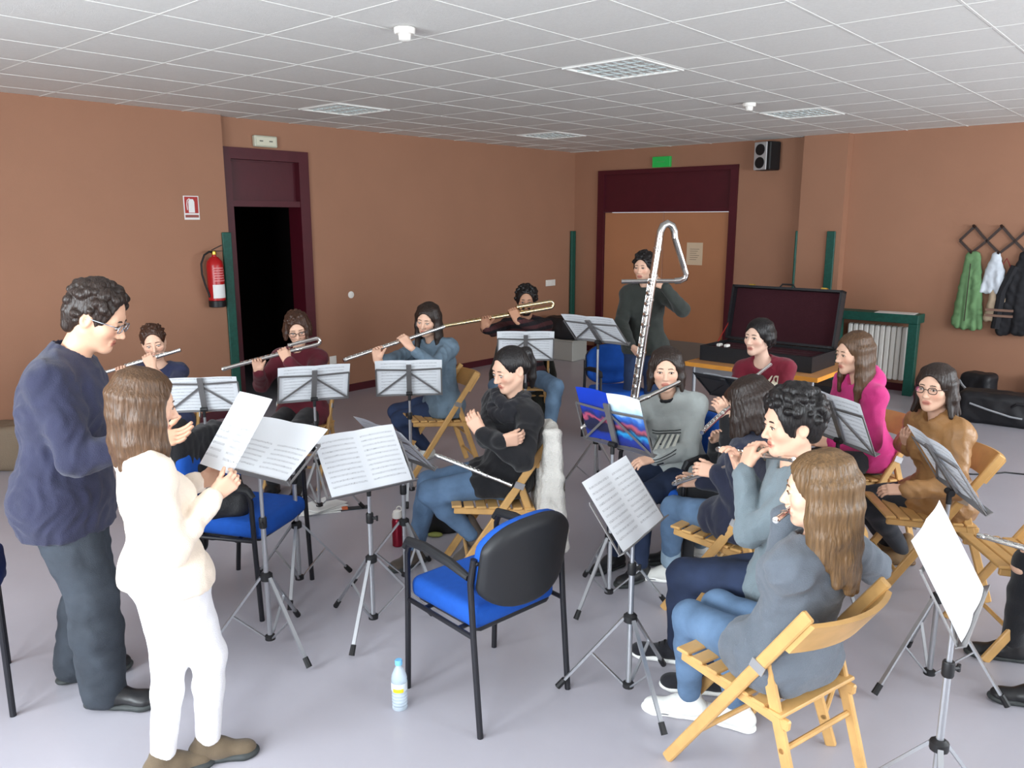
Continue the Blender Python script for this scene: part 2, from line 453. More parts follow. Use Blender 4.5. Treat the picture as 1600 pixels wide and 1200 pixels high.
# double door in the back wall
d2 = rstruct('door_2', rbx(rbx(rbx(rbx(MB(), -7.06, -6.95, U1 - .03, U1 + T, 0, 2.66), -4.97, -4.87, U1 - .03, U1 + T, 0, 2.66), -6.95, -4.97, U1 - .03, U1 + T, 2.60, 2.66), -6.95, -4.97, U1 - .02, U1 + T, 2.07, 2.12), M_MAROON)
obj('transom_panel', rbx(MB(), -6.95, -4.97, U1 + .01, U1 + .05, 2.12, 2.60), M_MAROON, d2)
M_LEAF = mat('door_leaf_laminate', (178, 122, 86), 0.5, var=0.03, vscale=3)
M_STEEL = mat('kick_steel', (150, 140, 130), 0.4, metal=0.6)
for (a, b_) in ((-6.945, -5.965), (-5.955, -4.975)):
    lf = obj('door_leaf', rbx(MB(), a, b_, U1 + .01, U1 + .05, .005, 2.065, bev=.003), M_LEAF, d2)
    obj('kick_plate', rbx(MB(), a + .03, b_ - .03, U1 + .004, U1 + .011, .02, .3), M_STEEL, lf)
# green corner guards
def guard(w0, w1, u0, u1, z1, lab):
    e = tag(obj('corner_guard', rbx(MB(), w0, w1, u0, u1, 0.0, z1, bev=.006), M_GREEN), lab, 'corner guard', 'green corner guards'); e.rotation_euler = (0, 0, RZ)
guard(W0 + .091, W0 + .115, 4.13, 4.225, 1.84, 'green corner guard strip beside the dark doorway')
guard(W0 + .012, W0 + .05, U1 - .115, U1 - .02, 1.8, 'green corner guard strip in the far room corner')
guard(-4.006, -3.981, U1 - .18, U1 - .08, 1.83, 'green corner guard strip on the pillar edge nearest the loudspeaker')
guard(-3.62, -3.52, U1 - .19, U1 - .162, 1.83, 'green corner guard strip on the pillar front nearest the radiator')

# ------------------------------------------------------------ ceiling tiles, bars and lights
GW0, GU0, TS = -3.48, 4.43, 0.6
LIGHT_CELLS = [(0, 0), (-5, 0), (0, 5), (-5, 5)]
tile = MB().box((0, 0, 0), (.586, .586, .014), bev=.004).mesh('ceiling_tile', smooth=False)
nt_, lines_w, lines_u = 0, set(), set()
for i in range(-9, 12):
    for j in range(-12, 11):
        w, u = GW0 + TS * (i + .5), GU0 + TS * (j + .5)
        if not (W0 + .2 < w < W1 - .2 and U0 + .3 < u < U1 - .28): continue
        p = room(u, w, CEIL)
        if p[1] < 1.2: continue
        x, y = proj(p)
        if not (-260 < x < 1860 and -330 < y < 300): continue
        lines_w.add(i); lines_w.add(i + 1); lines_u.add(j); lines_u.add(j + 1)
        if (i, j) in LIGHT_CELLS: continue
        o = link('ceiling_tile', tile, [], ceiling)
        o.location = (w, u, CEIL + .005); nt_ += 1
tile.materials.append(M_CEIL)
for i in sorted(lines_w):
    w = GW0 + TS * i
    obj('ceiling_bar', rbx(MB(), w - .006, w + .006, -.5, U1, CEIL - .004, CEIL + .012), M_GRID, ceiling)
for j in sorted(lines_u):
    u = GU0 + TS * j
    obj('ceiling_bar', rbx(MB(), W0, W1 - 1.5, u - .006, u + .006, CEIL - .0035, CEIL + .0125), M_GRID, ceiling)
print('tiles', nt_)
M_ALU = mat('louver_aluminium', (225, 235, 235), 0.25, metal=0.7)
M_TUBE = mat('tube_warm', (255, 232, 185), 0.5, emit=16)
M_TUBEC = mat('tube_cool', (228, 245, 250), 0.5, emit=14)
labs = ['louvred square ceiling light nearest the camera, glowing cool white', 'louvred square ceiling light glowing warm yellow on the left', 'louvred square ceiling light nearest the loudspeaker', 'farthest louvred square ceiling light, in the middle of the picture']
for (i, j), lb in zip(LIGHT_CELLS, labs):
    w, u = GW0 + TS * (i + .5), GU0 + TS * (j + .5)
    e = rempty('ceiling_light', w, u, CEIL - .012, lb, 'ceiling light', 'louvred ceiling lights')
    z0, z1 = .0, .10
    mb = MB()
    for (a, b_, c, d) in ((-.29, .29, -.29, -.272), (-.29, .29, .272, .29), (-.29, -.272, -.272, .272), (.272, .29, -.272, .272)): rbx(mb, a, b_, c, d, z0, z1 - .02)
    obj('frame', mb, M_GRID, e)
    obj('housing', rbx(MB(), -.272, .272, -.272, .272, z1 - .035, z1 - .025), M_ALU, e)
    for q in (-.204, -.068, .068, .204):
        obj('lamp_tube', MB().tube([V(-.26, q, .05), V(.26, q, .05)], .011, 10), M_TUBE if i == -5 and j == 0 else M_TUBEC, e, smooth=True)
    for q in (-.136, 0, .136):
        obj('louver_divider', rbx(MB(), -.272, .272, q - .006, q + .006, .004, .045), M_ALU, e)
    blade = None
    for r_ in range(4):
        for c_ in range(7):
            y0 = -.204 + .136 * r_; x0 = -.204 + .068 * c_
            mb = MB(); rbx(mb, x0 - .004, x0 + .004, y0 - .062, y0 + .062, .006, .036)
            obj('louver_blade', mb, M_ALU, e)
for lb, (px, py) in (('white smoke detector on the ceiling tiles nearest the camera', (632, 42)), ('small white smoke detector beyond the large ceiling light', (1171, 160))):
    p = Pz(px, py, CEIL); e = empty('smoke_detector', (p[0], p[1], CEIL - .006), lb, 'smoke detector', RZ, 'ceiling smoke detectors')
    obj('base', MB().lathe([(.055, 0), (.055, -.022), (.05, -.03)], n=20), M_WHITE, e, smooth=True)
    obj('sensor_head', MB().lathe([(.034, -.03), (.03, -.06), (.018, -.066), (.0, -.066)], n=16), M_WHITE, e, smooth=True)
# ============================================================ THINGS ON THE WALLS
M_EM = mat('emergency_lamp_cover', (196, 196, 176), .4); M_EXIT = mat('exit_green', (30, 140, 62), .45, emit=.25); M_RED = mat('extinguisher_red', (176, 24, 28), .3); M_REDS = mat('sign_red', (170, 40, 34), .5)
M_PAPER = mat('plain_paper', (232, 232, 230), .8); M_BRASS = mat('brass', (196, 160, 70), .3, metal=.9); M_LOUD = mat('speaker_silver', (190, 190, 190), .4, metal=.3)
def text(name, body, size, m, parent, loc, rot, extrude=.0006):
    cu = bpy.data.curves.new(name, 'FONT'); cu.body = body; cu.size = size; cu.align_x = 'CENTER'; cu.align_y = 'CENTER'; cu.extrude = extrude
    tmp = bpy.data.objects.new(name, cu); C.objects.link(tmp); bpy.context.view_layer.update()
    me = bpy.data.meshes.new_from_object(tmp.evaluated_get(bpy.context.evaluated_depsgraph_get())); bpy.data.objects.remove(tmp)
    o = link(name, me, m, parent); o.location = loc; o.rotation_euler = rot; return o
LW = W0 + .0; LWN = W0 + .09; ROTL = (math.pi / 2, 0, math.pi / 2)      # text on the left wall (faces +x local)
e = rempty('emergency_light', LW, 4.715, 2.68, 'small emergency light box over the dark doorway', 'emergency light')
obj('housing', rbx(MB(), 0.001, .05, -.13, .13, 0, .11, bev=.008), M_EM, e)
obj('diffuser', rbx(MB(), .05, .056, -.11, .11, .015, .095, bev=.004), mat('emergency_diffuser', (214, 212, 190), .3), e)
for q in (-.06, .05): obj('mark', rbx(MB(), .056, .058, q - .02, q + .02, .05, .062), mat('grey_mark', (110, 110, 100), .6), e)
e = rempty('fire_sign', LWN, 3.845, 1.96, 'red and white fire extinguisher sign on the salmon wall', 'sign')
obj('plate', rbx(MB(), .001, .005, -.075, .075, 0, .22), M_PAPER, e)
obj('red_field', rbx(MB(), .005, .0065, -.066, .066, .06, .212), M_REDS, e)
mb = MB(); pts = [(-.03, .065), (.03, .065), (.03, .165), (.018, .19), (-.018, .19), (-.03, .165)]
obj('extinguisher_symbol', mb.add([(.0078, y, z) for y, z in pts] + [(.0066, y, z) for y, z in pts], [tuple(range(6)), tuple(range(6, 12))[::-1]] + [(i, i + 6, (i + 1) % 6 + 6, (i + 1) % 6) for i in range(6)]), M_PAPER, e)
obj('hose_symbol', MB().tube([V(.0075, -.016, .195), V(.0075, -.038, .18), V(.0075, -.045, .14), V(.0075, -.042, .09)], .004, 5), M_PAPER, e)
obj('caption', rbx(MB(), .005, .0065, -.066, .066, .02, .045), mat('caption_red', (150, 80, 70), .6), e)
e = rempty('fire_extinguisher', LWN + .10, 3.985, 1.13, 'red fire extinguisher with black hose hung on the salmon wall', 'fire extinguisher')
obj('cylinder', MB().lathe([(.07, .06), (.078, .07), (.078, .40), (.07, .44), (.04, .475), (.022, .485), (.02, .50)], n=24), M_RED, e, smooth=True)
obj('base_boot', MB().lathe([(.068, 0), (.080, .006), (.080, .062), (.076, .066)], n=24), M_BLACKP, e, smooth=True)
obj('valve', MB().lathe([(.02, .50), (.024, .505), (.024, .53), (.014, .54)], n=12), M_BRASS, e, smooth=True)
obj('carry_handle', MB().bar((0, -.02, .535), (.0, .09, .535), .02, .006, (1, 0, 0)).bar((0, -.02, .545), (0, .085, .59), .02, .006, (1, 0, 0)), M_BLACKP, e)
obj('hose', MB().tube([V(0, 0, .525), V(.0, -.05, .53), V(0, -.10, .50), V(0, -.135, .42), V(0, -.135, .32), V(0, -.11, .22), V(.01, -.085, .13), V(.01, -.08, .10)], .010, 8), M_BLACKP, e, smooth=True)
def curved_label(z0, z1, a0, a1, r, mt, nm):
    mb = MB(); mb.grid(lambda s_, t_: (r * math.cos(a0 + (a1 - a0) * s_), r * math.sin(a0 + (a1 - a0) * s_), z0 + (z1 - z0) * t_), 10, 1); return obj(nm, mb, mt, e, smooth=True)
curved_label(.09, .22, -.9, .9, .0792, M_PAPER, 'paper_label')
for q in range(6): curved_label(.25 + .024 * q, .262 + .024 * q, -.7, .8 - .15 * (q % 2), .0790, mat('label_pink', (216, 130, 130), .5), 'print_line')
obj('wall_bracket', rbx(MB(), -.10, -.07, -.03, .03, .30, .36), M_BLACKP, e)
for nm, lab, u, z, w_, h_ in (('wall_socket', 'small round white wall socket right of the dark doorway', 5.73, 1.12, .05, .05), ('light_switch', 'white double light switch near the far corner', 9.38, 1.05, .22, .09), ('power_outlet', 'low white power outlet near the skirting board', 5.44, .40, .09, .09)):
    e = rempty(nm, LW, u, z, lab, 'wall switch' if 'switch' in nm else 'outlet')
    if 'round' in lab: obj('plate', MB().lathe([(.04, 0.001), (.04, .008), (.03, .012)], n=16, axis=(1, 0, 0)), M_WHITE, e, smooth=True)
    else: obj('plate', rbx(MB(), .001, .012, -w_ / 2, w_ / 2, -h_ / 2, h_ / 2, bev=.003), M_WHITE, e)
    if 'switch' in nm:
        for q in (-.05, .05): obj('rocker', rbx(MB(), .012, .017, q - .035, q + .035, -.03, .03, bev=.002), M_WHITE, e)
# back wall
e = rempty('exit_sign', -6.0, U1, 2.67, 'green emergency exit sign above the double door', 'sign')
obj('box', rbx(MB(), -.14, .14, -.05, -.001, 0, .14, bev=.006), M_EXIT, e); obj('arrow_symbol', rbx(MB(), -.07, .06, -.0515, -.05, .062, .078), mat('exit_mark', (70, 170, 90), .5), e)
e = rempty('wall_speaker', -4.42, U1, 2.56, 'silver and black loudspeaker with two cones high on the back wall', 'speaker', extra=-.25)
obj('cabinet', rbx(MB(), -.10, .13, -.23, -.03, 0, .34, bev=.012), M_BLACKP, e); obj('front_panel', rbx(MB(), -.105, .085, -.245, -.23, .004, .336, bev=.006), M_LOUD, e)
for z in (.09, .245):
    c_ = obj('cone', MB().lathe([(.068, -.0), (.068, .008), (.056, .010), (.02, .002), (.0, .006)], (-.01, -.245, z), 20, axis=(0, -1, 0)), M_BLACKP, e, smooth=True)
obj('bracket', rbx(MB(), -.02, .05, -.03, -.001, .12, .2), M_BLACKP, e)
e = tag(obj('paper_notice', rbx(MB(), -.12, .12, -.004, -.001, 0, .30), mat('aged_notice', (214, 190, 160), .8)), 'paper notice taped to the double door', 'notice'); e.location = room(U1 + .01, -5.46, 1.36); e.rotation_euler = (0, 0, RZ)
for q in range(6): obj('print_line', rbx(MB(), -.07, .03 + .02 * (q % 3), -.0052, -.004, .07 + .028 * q, .076 + .028 * q), mat('print_grey', (130, 115, 100), .8), e)
# radiator with green guard
e = rempty('radiator', -2.97, U1 - .02, .14, 'white ribbed radiator inside the green frame', 'radiator')
for q in range(11): obj('radiator_section', rbx(MB(), -.335 + .061 * q, -.282 + .061 * q, -.12, -.03, 0, .62, bev=.012), M_WHITE, e)
obj('pipe', MB().tube([V(.34, -.07, .05), V(.42, -.07, .05), V(.42, -.07, -.135)], .012, 8), M_WHITE, e, smooth=True)
obj('wall_bracket', rbx(MB(), -.3, .3, -.03, .015, .4, .44), M_WHITE, e)
e = rempty('radiator_guard', -2.97, U1 - .03, 0, 'dark green wooden frame around the radiator', 'radiator guard')
for x in (-.42, .42): obj('post', rbx(MB(), x - .05, x + .05, -.25, -.15, 0, .82, bev=.005), M_GREEN, e)
obj('top_rail', rbx(MB(), -.47, .47, -.26, .0, .82, .92, bev=.005), M_GREEN, e)
e = tag(obj('paper_sheet', rbx(MB(), -.22, .20, -.13, .10, 0, .003), M_PAPER), 'white paper lying on the green radiator frame', 'paper'); e.location = room(U1 - .15, -2.76, .921); e.rotation_euler = (0, 0, RZ + .08)
# scissor coat rack
M_RACK = mat('rack_dark_wood', (48, 28, 20), .5)
e = rempty('coat_rack', -2.1, U1, 1.61, 'dark wooden scissor coat rack on the right of the back wall', 'coat rack')
for i in range(5):
    x0 = .26 * i
    for a_, b_ in (((x0 - .13, .13), (x0, .28)), ((x0 - .13, .13), (x0, 0)), ((x0 + .13, .13), (x0, .28)), ((x0 + .13, .13), (x0, 0))):
        obj('slat', MB().bar((a_[0], -.03, a_[1]), (b_[0], -.03, b_[1]), .026, .012, (0, 1, 0) if False else (b_[1] - a_[1], 0, a_[0] - b_[0])), M_RACK, e)
    for z in (0, .28): obj('peg', MB().tube([V(x0, -.002, z), V(x0, -.07, z), V(x0, -.085, z + .012)], [.011, .011, .015], 8), M_RACK, e, smooth=True)
def hung(name, label, cat, w, ztop, L, wt, wb, depth, m, sd, gather=.5, u=None, cut=None, pleat=.014):
    """a soft garment hanging from a peg on the back wall"""
    S = SDF(); rg = np.random.RandomState(sd); n = 7
    for i in range(n):
        q = (i + .5) / n - .5
        top_ = V(q * wt, -.045, 0); mid = V(q * lerp(wt, wb, .55) + rg.randn() * .01, -.06 - depth * .3 * rg.rand(), -L * .45); bot = V(q * wb + rg.randn() * .012, -.055 - depth * .4 * rg.rand(), -L * (1 - .06 * rg.rand()))
        r = wb / n * .85
        S.chain([top_, mid, bot], [r * .7, r, r * .95], pleat)
    v, f_ = S.run(.012); v[:, 1] = np.minimum(v[:, 1], -.012)
    e = rempty(name, w, (u or U1), ztop, label, cat); soft('body', [(v, f_, 0)], m, e, fold=.006, fscale=60, seed=sd); return e
g = hung('green_jacket', 'sage green jacket hanging from the coat rack', 'jacket', -2.08, 1.60, .80, .10, .27, .08, cloth_g := mat('sage_cloth', (104, 140, 96), .9, bump=.3, scale=200, var=.1), 3)
obj('zip', rbx(MB(), -.004, .004, -.135, -.128, -.72, -.1), M_RACK, g)
g = hung('white_bag', 'white and pale blue cloth bag hanging from the coat rack', 'bag', -1.86, 1.60, .40, .03, .22, .06, mat('white_bag_cloth', (205, 212, 220), .9, bump=.2, scale=120, var=.06), 5)
g = hung('tote_bag', 'beige striped tote bag hanging low from the coat rack', 'bag', -1.76, 1.32, .42, .20, .27, .05, mat('beige_cloth', (176, 156, 132), .9, bump=.2, scale=120, var=.1), 7)
obj('strap', MB().tube([V(-.08, -.05, 0), V(-.04, -.05, .16), V(.0, -.05, .24), V(.04, -.05, .16), V(.08, -.05, 0)], .008, 6), mat('strap_red', (130, 50, 50), .8), g, smooth=True)
for q in (-.3, -.36): obj('stripe', rbx(MB(), -.13, .13, -.135, -.10, q - .012, q + .012), mat('stripe_brown', (128, 100, 86), .9), g)
g = hung('black_coat', 'black coat hanging at the right end of the coat rack', 'coat', -1.56, 1.60, .82, .12, .40, .10, mat('black_coat_cloth', (34, 34, 38), .85, bump=.3, scale=200), 9)
for x in (-.21, .2):
    obj('sleeve', MB().tube([V(x * .5, -.06, -.12), V(x * .95, -.075, -.4), V(x * 1.05, -.08, -.78)], [.05, .055, .05], 10), MATS['black_coat_cloth'], g, smooth=True)

# ============================================================ SEATING
M_BLUE = mat('blue_upholstery', (18, 82, 176), .85, bump=.3, scale=400, var=.06, vscale=30); M_FRAME = mat('black_tube', (26, 26, 32), .4); M_SHELL = mat('black_shell', (34, 35, 38), .5)
M_WOOD = mat('beech_varnish', (204, 160, 100), .38, bump=.08, scale=30, var=.14, vscale=9, stretch=(1, 1, 1)); M_HINGE = mat('hinge_zinc', (190, 190, 190), .35, metal=.8)
def office_chair(loc, hd, label):
    e = empty('office_chair', V(loc[0], loc[1], 0), label, 'chair', math.atan2(-hd[0], hd[1]), 'blue office chairs')
    R = np.eye(3)
    S = SDF(); S.rbox((0, .015, .455), (.185, .18, .012), .035, k=.02); S.cone((-.1, .2, .445), (.1, .2, .445), .03, .03, .03)
    soft('seat', [(*S.run(.012), 0)], M_BLUE, e)
    S = SDF(); S.rbox((0, .01, .418), (.18, .18, .006), .02, k=.01); soft('seat_pan', [(*S.run(.012), 0)], M_SHELL, e)
    def bk(inner):
        S = SDF(); n = 25
        for i in range(n):
            x = -.2 + .4 * i / (n - 1); cv = -.055 * (1 - (x / .2) ** 2); hh_ = .175 * math.sqrt(max(0, 1 - (abs(x) / .235) ** 2.6)) - .03
            y = -.235 + cv * .8 + .02 + (.026 if inner else 0)
            S.cone((x, y + .0, .67 - hh_), (x, y - .03, .67 + hh_), .026, .026, .03)
        return S.run(.012)
    b = soft('backrest', [(*bk(False), 0)], M_SHELL, e); soft('cushion', [(*bk(True), 0)], M_BLUE, b)
    for s_ in (-1, 1):
        x = .245 * s_
        obj('leg', MB().tube([V(x, .22, 0), V(x, .205, .40), V(x, .20, .62), V(x, .185, .655), V(x, .16, .668)], .0125, 10), M_FRAME, e, smooth=True)
        obj('leg', MB().tube([V(x, -.25, 0), V(x, -.215, .40), V(x, -.20, .62), V(x * .98, -.215, .72)], .0125, 10), M_FRAME, e, smooth=True)
        obj('armrest', MB().tube([V(x, .215, .64), V(x, .19, .672), V(x, .08, .68), V(x, -.08, .665), V(x, -.19, .64)], [.014, .019, .021, .02, .014], 10), M_SHELL, e, smooth=True)
        obj('side_rail', MB().tube([V(x, .208, .415), V(x, -.212, .405)], .010, 8), M_FRAME, e, smooth=True)
        obj('back_bracket', MB().tube([V(x * .98, -.213, .70), V(x * .7, -.235, .70)], .010, 8), M_FRAME, e, smooth=True)
    obj('cross_rail', MB().tube([V(-.245, .1, .408), V(.245, .1, .408)], .010, 8).tube([V(-.245, -.12, .406), V(.245, -.12, .406)], .010, 8), M_FRAME, e, smooth=True)
    return e
_proto = {}
def folding_chair(loc, hd, label, z=0):
    rz = math.atan2(-hd[0], hd[1])
    if 'f' not in _proto:
        e = empty('folding_chair', V(loc[0], loc[1], 0), label, 'chair', rz, 'wooden folding chairs'); _proto['f'] = e
        for s_ in (-1, 1):
            x = .205 * s_
            obj('long_leg', MB().bar((x, .27, 0.0), (x, -.27, .80), .042, .022, (0, 1, 1), bev=.005), M_WOOD, e)
            obj('rear_leg', MB().bar((x - .026 * s_, -.30, .0), (x - .026 * s_, -.115, .565), .040, .022, (0, 1, 0), bev=.005), M_WOOD, e)
            obj('seat_rail', MB().bar((x - .028 * s_, .24, .424), (x - .028 * s_, -.215, .389), .036, .022, (0, 0, 1), bev=.005), M_WOOD, e)
            obj('hinge', MB().bar((x + .013 * s_, -.135, .55), (x + .013 * s_, -.085, .57), .035, .004, (0, 0, 1)), M_HINGE, e)
        for i in range(7):
            y = .225 - .066 * i; z_ = .449 - .0052 * i
            obj('seat_slat', MB().box((0, y, z_), (.40, .054, .014), bev=.004), M_WOOD, e)
        mb = MB(); n = 10; v = []; f_ = []
        for i in range(n + 1):
            x = -.205 + .41 * i / n; cv = -.05 * (1 - (x / .205) ** 2)
            for (dy, dz) in ((0, .655), (-.08, .775), (-.098, .77), (-.018, .65)): v.append((x, -.195 + dy + cv, dz))
        for i in range(n):
            for k in range(4): f_.append((i * 4 + k, i * 4 + (k + 1) % 4, (i + 1) * 4 + (k + 1) % 4, (i + 1) * 4 + k))
        f_ += [(0, 3, 2, 1), (n * 4, n * 4 + 1, n * 4 + 2, n * 4 + 3)]
        obj('back_board', mb.add(v, f_), M_WOOD, e, smooth=True)
        obj('rear_dowel', MB().tube([V(-.19, -.265, .115), V(.19, -.265, .115)], .010, 8), M_WOOD, e, smooth=True)
        obj('middle_dowel', MB().tube([V(-.19, -.20, .30), V(.19, -.20, .30)], .010, 8), M_WOOD, e, smooth=True)
        obj('front_dowel', MB().tube([V(-.20, .17, .15), V(.20, .17, .15)], .010, 8), M_WOOD, e, smooth=True)
        return e
    c = copy_tree(_proto['f']); c.location = (loc[0], loc[1], 0); c.rotation_euler = (0, 0, rz); c['label'] = label; return c
# ============================================================ PEOPLE
CLOTH = {}
def cloth(name, rgb, rough=0.9, bump=0.35, scale=260, var=0.10, vscale=14, **k): return mat(name, rgb, rough, bump=bump, scale=scale, var=var, vscale=vscale, sheen=0.15, **k)
def two_bone(a, t, l1, l2, pole):
    a, t = np.asarray(a, float), np.asarray(t, float); d = t - a; L = np.linalg.norm(d)
    if L > (l1 + l2) * .995:
        f = L / ((l1 + l2) * .995); l1 *= f; l2 *= f
    u = d / L; x = (l1 * l1 - l2 * l2 + L * L) / (2 * L); hgt = math.sqrt(max(l1 * l1 - x * x, 0))
    p = np.asarray(pole, float); p = unit(p - u * (p @ u))
    return a + u * x + p * hgt
def tone_of(rgb): return np.array(lin(rgb))

def build_head(R, c, s, male, skin, hairc, h, neck_to, neck_r, eyes=True, chestprims=None, look=0.0):
    """head in its own frame (x right, y face, z up); returns nets parts, colours and MB of eyes/brows"""
    S = SDF(); f = 1.06 if male else 1.0
    S.ell((0, -.012, .03), (.073 * f, .093 * f, .086 * f))
    S.ell((0, .022, -.03), (.058 * f, .066, .085), k=.03)
    for q in (-1, 1):
        S.cone((q * .05 * f, -.002, -.05), (q * .014 * f, .062, -.093), .022, .017, .025)
        S.ell((q * .038, .056, -.022), (.026, .024, .024), k=.025)
    S.ball((0, .067, -.096), .018 if not male else .021, .02)
    S.cone((-.036, .070, .026), (.036, .070, .026), .013, .013, .02)
    for q in (-1, 1): S.ball((q * .031, .099, .004), .0165, .014, sub=True)
    S.cone((0, .082, .012), (0, .108, -.030), .0075, .0105, .012)
    for q in (-1, 1): S.ball((q * .0105, .096, -.035), .0085, .008)
    S.cone((-.017, .083, -.062), (.017, .083, -.062), .0062, .0062, .007)
    S.cone((-.015, .083, -.072), (.015, .083, -.072), .0068, .0068, .006)
    for q in (-1, 1):
        S.ell((q * .074 * f, -.012, -.006), (.009, .020, .031), k=.012)
        S.ell((q * .081 * f, -.008, -.004), (.006, .011, .018), k=.006, sub=True)
        # lids
        S.ell((q * .031, .0815, .006), (.0155, .0085, .0095), k=.006)
    nb = neck_to
    S.cone((0, -.016, -.06), nb, neck_r * .96, neck_r * 1.04, .03)
    if chestprims:
        for pr in chestprims: S.cone(*pr)
    v, fq = S.run(h / s)
    col = np.tile(tone_of(skin), (len(v), 1))
    lip = tone_of([skin[0] * .86, skin[1] * .68, skin[2] * .68]); cheek = tone_of([min(255, skin[0] * 1.02), skin[1] * .88, skin[2] * .86])
    x, y, z = v.T
    g = np.exp(-((np.abs(x) - .04) / .018) ** 2 - ((z + .03) / .02) ** 2) * (y > .03); col = col + (cheek - col) * (g * .6)[:, None]
    g = np.clip(1.25 - ((x / .023) ** 2 + ((z + .067) / .0125) ** 2), 0, 1) * (y > .07); col = col + (lip - col) * np.minimum(g * 2, 1)[:, None]
    mb = MB()
    if eyes:
        for q in (-1, 1):
            # eye: white, iris, lash line, brow
            n = unit(V(q * .12, 1, -.25 - look))
            mb.sphere((q * .031, .0835, .0035 - .004 * look), (.0125, .0075, .0058), 10, 6, 1)
            mb.sphere(V(q * .031, .0835, .0035 - .004 * look) + n * .0050, (.0060, .0036, .0060), 8, 6, 2)
            mb.tube([V(q * .0165, .0895, .0045), V(q * .023, .0925, .0085), V(q * .032, .0935, .0100), V(q * .041, .0905, .0080), V(q * .047, .085, .0045)], [.0012, .0018, .0021, .002, .0012], 5, 3)
            bt = .0034 if male else .0024
            mb.tube([V(q * .013, .0895, .0245), V(q * .024, .0905, .0275), V(q * .036, .0865, .0270), V(q * .048, .0755, .0205)], [bt * .8, bt, bt * .9, bt * .4], 5, 3)
        mb.tube([V(-.017, .0905, -.067), V(-.006, .0928, -.0665), V(.006, .0928, -.0665), V(.017, .0905, -.067)], .0011, 4, 4)
    W = lambda q: np.asarray(c) + s * (np.asarray(q) @ np.asarray(R).T)
    return W(v), fq, col, mb, W

def build_hair(style, s, g, h, seed=0, male=False):
    """hair in head frame; g = gravity direction in that frame"""
    rg = np.random.RandomState(seed); S = SDF(); f = 1.06 if male else 1.0
    cc = V(0, -.014, .034); t = style.get('t', .010)
    S.ell(cc, ((.073 + t) * f, (.093 + t) * f, (.086 + t) * f))
    nape = style.get('nape', -.055)
    S.cone((-.03, -.075, -.01), (-.028, -.07, nape), .038, .030, .03); S.cone((.03, -.075, -.01), (.028, -.07, nape), .038, .030, .03)
    hl = style.get('hairline', .0)
    S.ell((style.get('part', 0.0), .100, -.030 + hl), (.070 * f, .080, .108), k=.010, sub=True)
    S.ell((0, .05, -.10), (.10, .07, .055), k=.015, sub=True)
    if not style.get('cover', False):
        for q in (-1, 1): S.ell((q * .082 * f, -.004, -.02), (.022, .028, .034), k=.01, sub=True)
    # locks
    n = style.get('n', 0); L = style.get('len', .25)
    lo, hi = style.get('az', (74, 286)); wav = style.get('wave', .003)
    for i in range(n):
        a = math.radians(lo + (hi - lo) * (i + .3 * rg.rand()) / max(n - 1, 1))
        sa, ca = math.sin(a), math.cos(a)
        q0 = cc + V(sa * .030 * f, ca * .036 - .012, .076); p0 = cc + V(sa * .062 * f, ca * .074, .052); p1 = cc + V(sa * (.080) * f, ca * .096, -.004)
        rad = unit(V(sa, ca, 0)); out = style.get('out', .012) * (1 if ca < 0 else .7)
        sz = style.get('short_az'); ad_ = math.degrees(a)
        li = L * (0.84 + .22 * rg.rand()) * (1 - (1 - sz[2]) * min(max((ad_ - sz[0]) / (sz[1] - sz[0]), 0), 1) if sz else 1.0) * (style.get('front', 1.0) if ca > 0.05 else 1.0)
        pts = [q0, p0, p1]; r = [.012, .016, .019]
        m = max(2, int(li / .07))
        for j in range(1, m + 1):
            q = j / m
            w = wav * V(math.sin(q * 9 + i * 1.7), math.cos(q * 8 + i * 2.3), 0)
            pts.append(p1 + g * li * q + rad * (out * q * (1 + .6 * q)) + w); r.append(max(.021 - .009 * q ** 2.5, .006))
        S.chain(pts, [x * style.get('thick', 1.0) for x in r], style.get('lk', .016))
    for (pts, rs) in style.get('locks', []): S.chain([np.asarray(p, float) for p in pts], rs, .010)
    if style.get('curly'):
        cu = style['curly']
        for i in range(style.get('curls', 110)):
            d = unit(rg.randn(3) + V(0, -.1, .55)); p = cc + d * V((.077 + t) * f, (.094 + t) * f, (.088 + t) * f)
            if p[1] > .055 and p[2] < .075 + hl: continue
            if p[2] < -.03: continue
            if abs(p[0]) > .06 and p[2] < .02 and p[1] > -.03: continue
            S.ball(p, cu * (.7 + .6 * rg.rand()), .006)
    v, fq = S.run(h / s)
    # strand relief
    az = np.arctan2(v[:, 0], v[:, 1] + .012); el = v[:, 2]
    ray_ = unit(V(1, 0, 0)); d = np.sin(az * 34 + .7 * np.sin(el * 15) + seed) * .6 + np.sin(az * 61 + 1.2 * np.sin(el * 11)) * .4
    cen = v - cc; nn = cen / np.maximum(np.linalg.norm(cen, axis=1), 1e-5)[:, None]; nn[:, 2] *= .25
    v = v + nn * (d * style.get('relief', .0022))[:, None]
    return v, fq

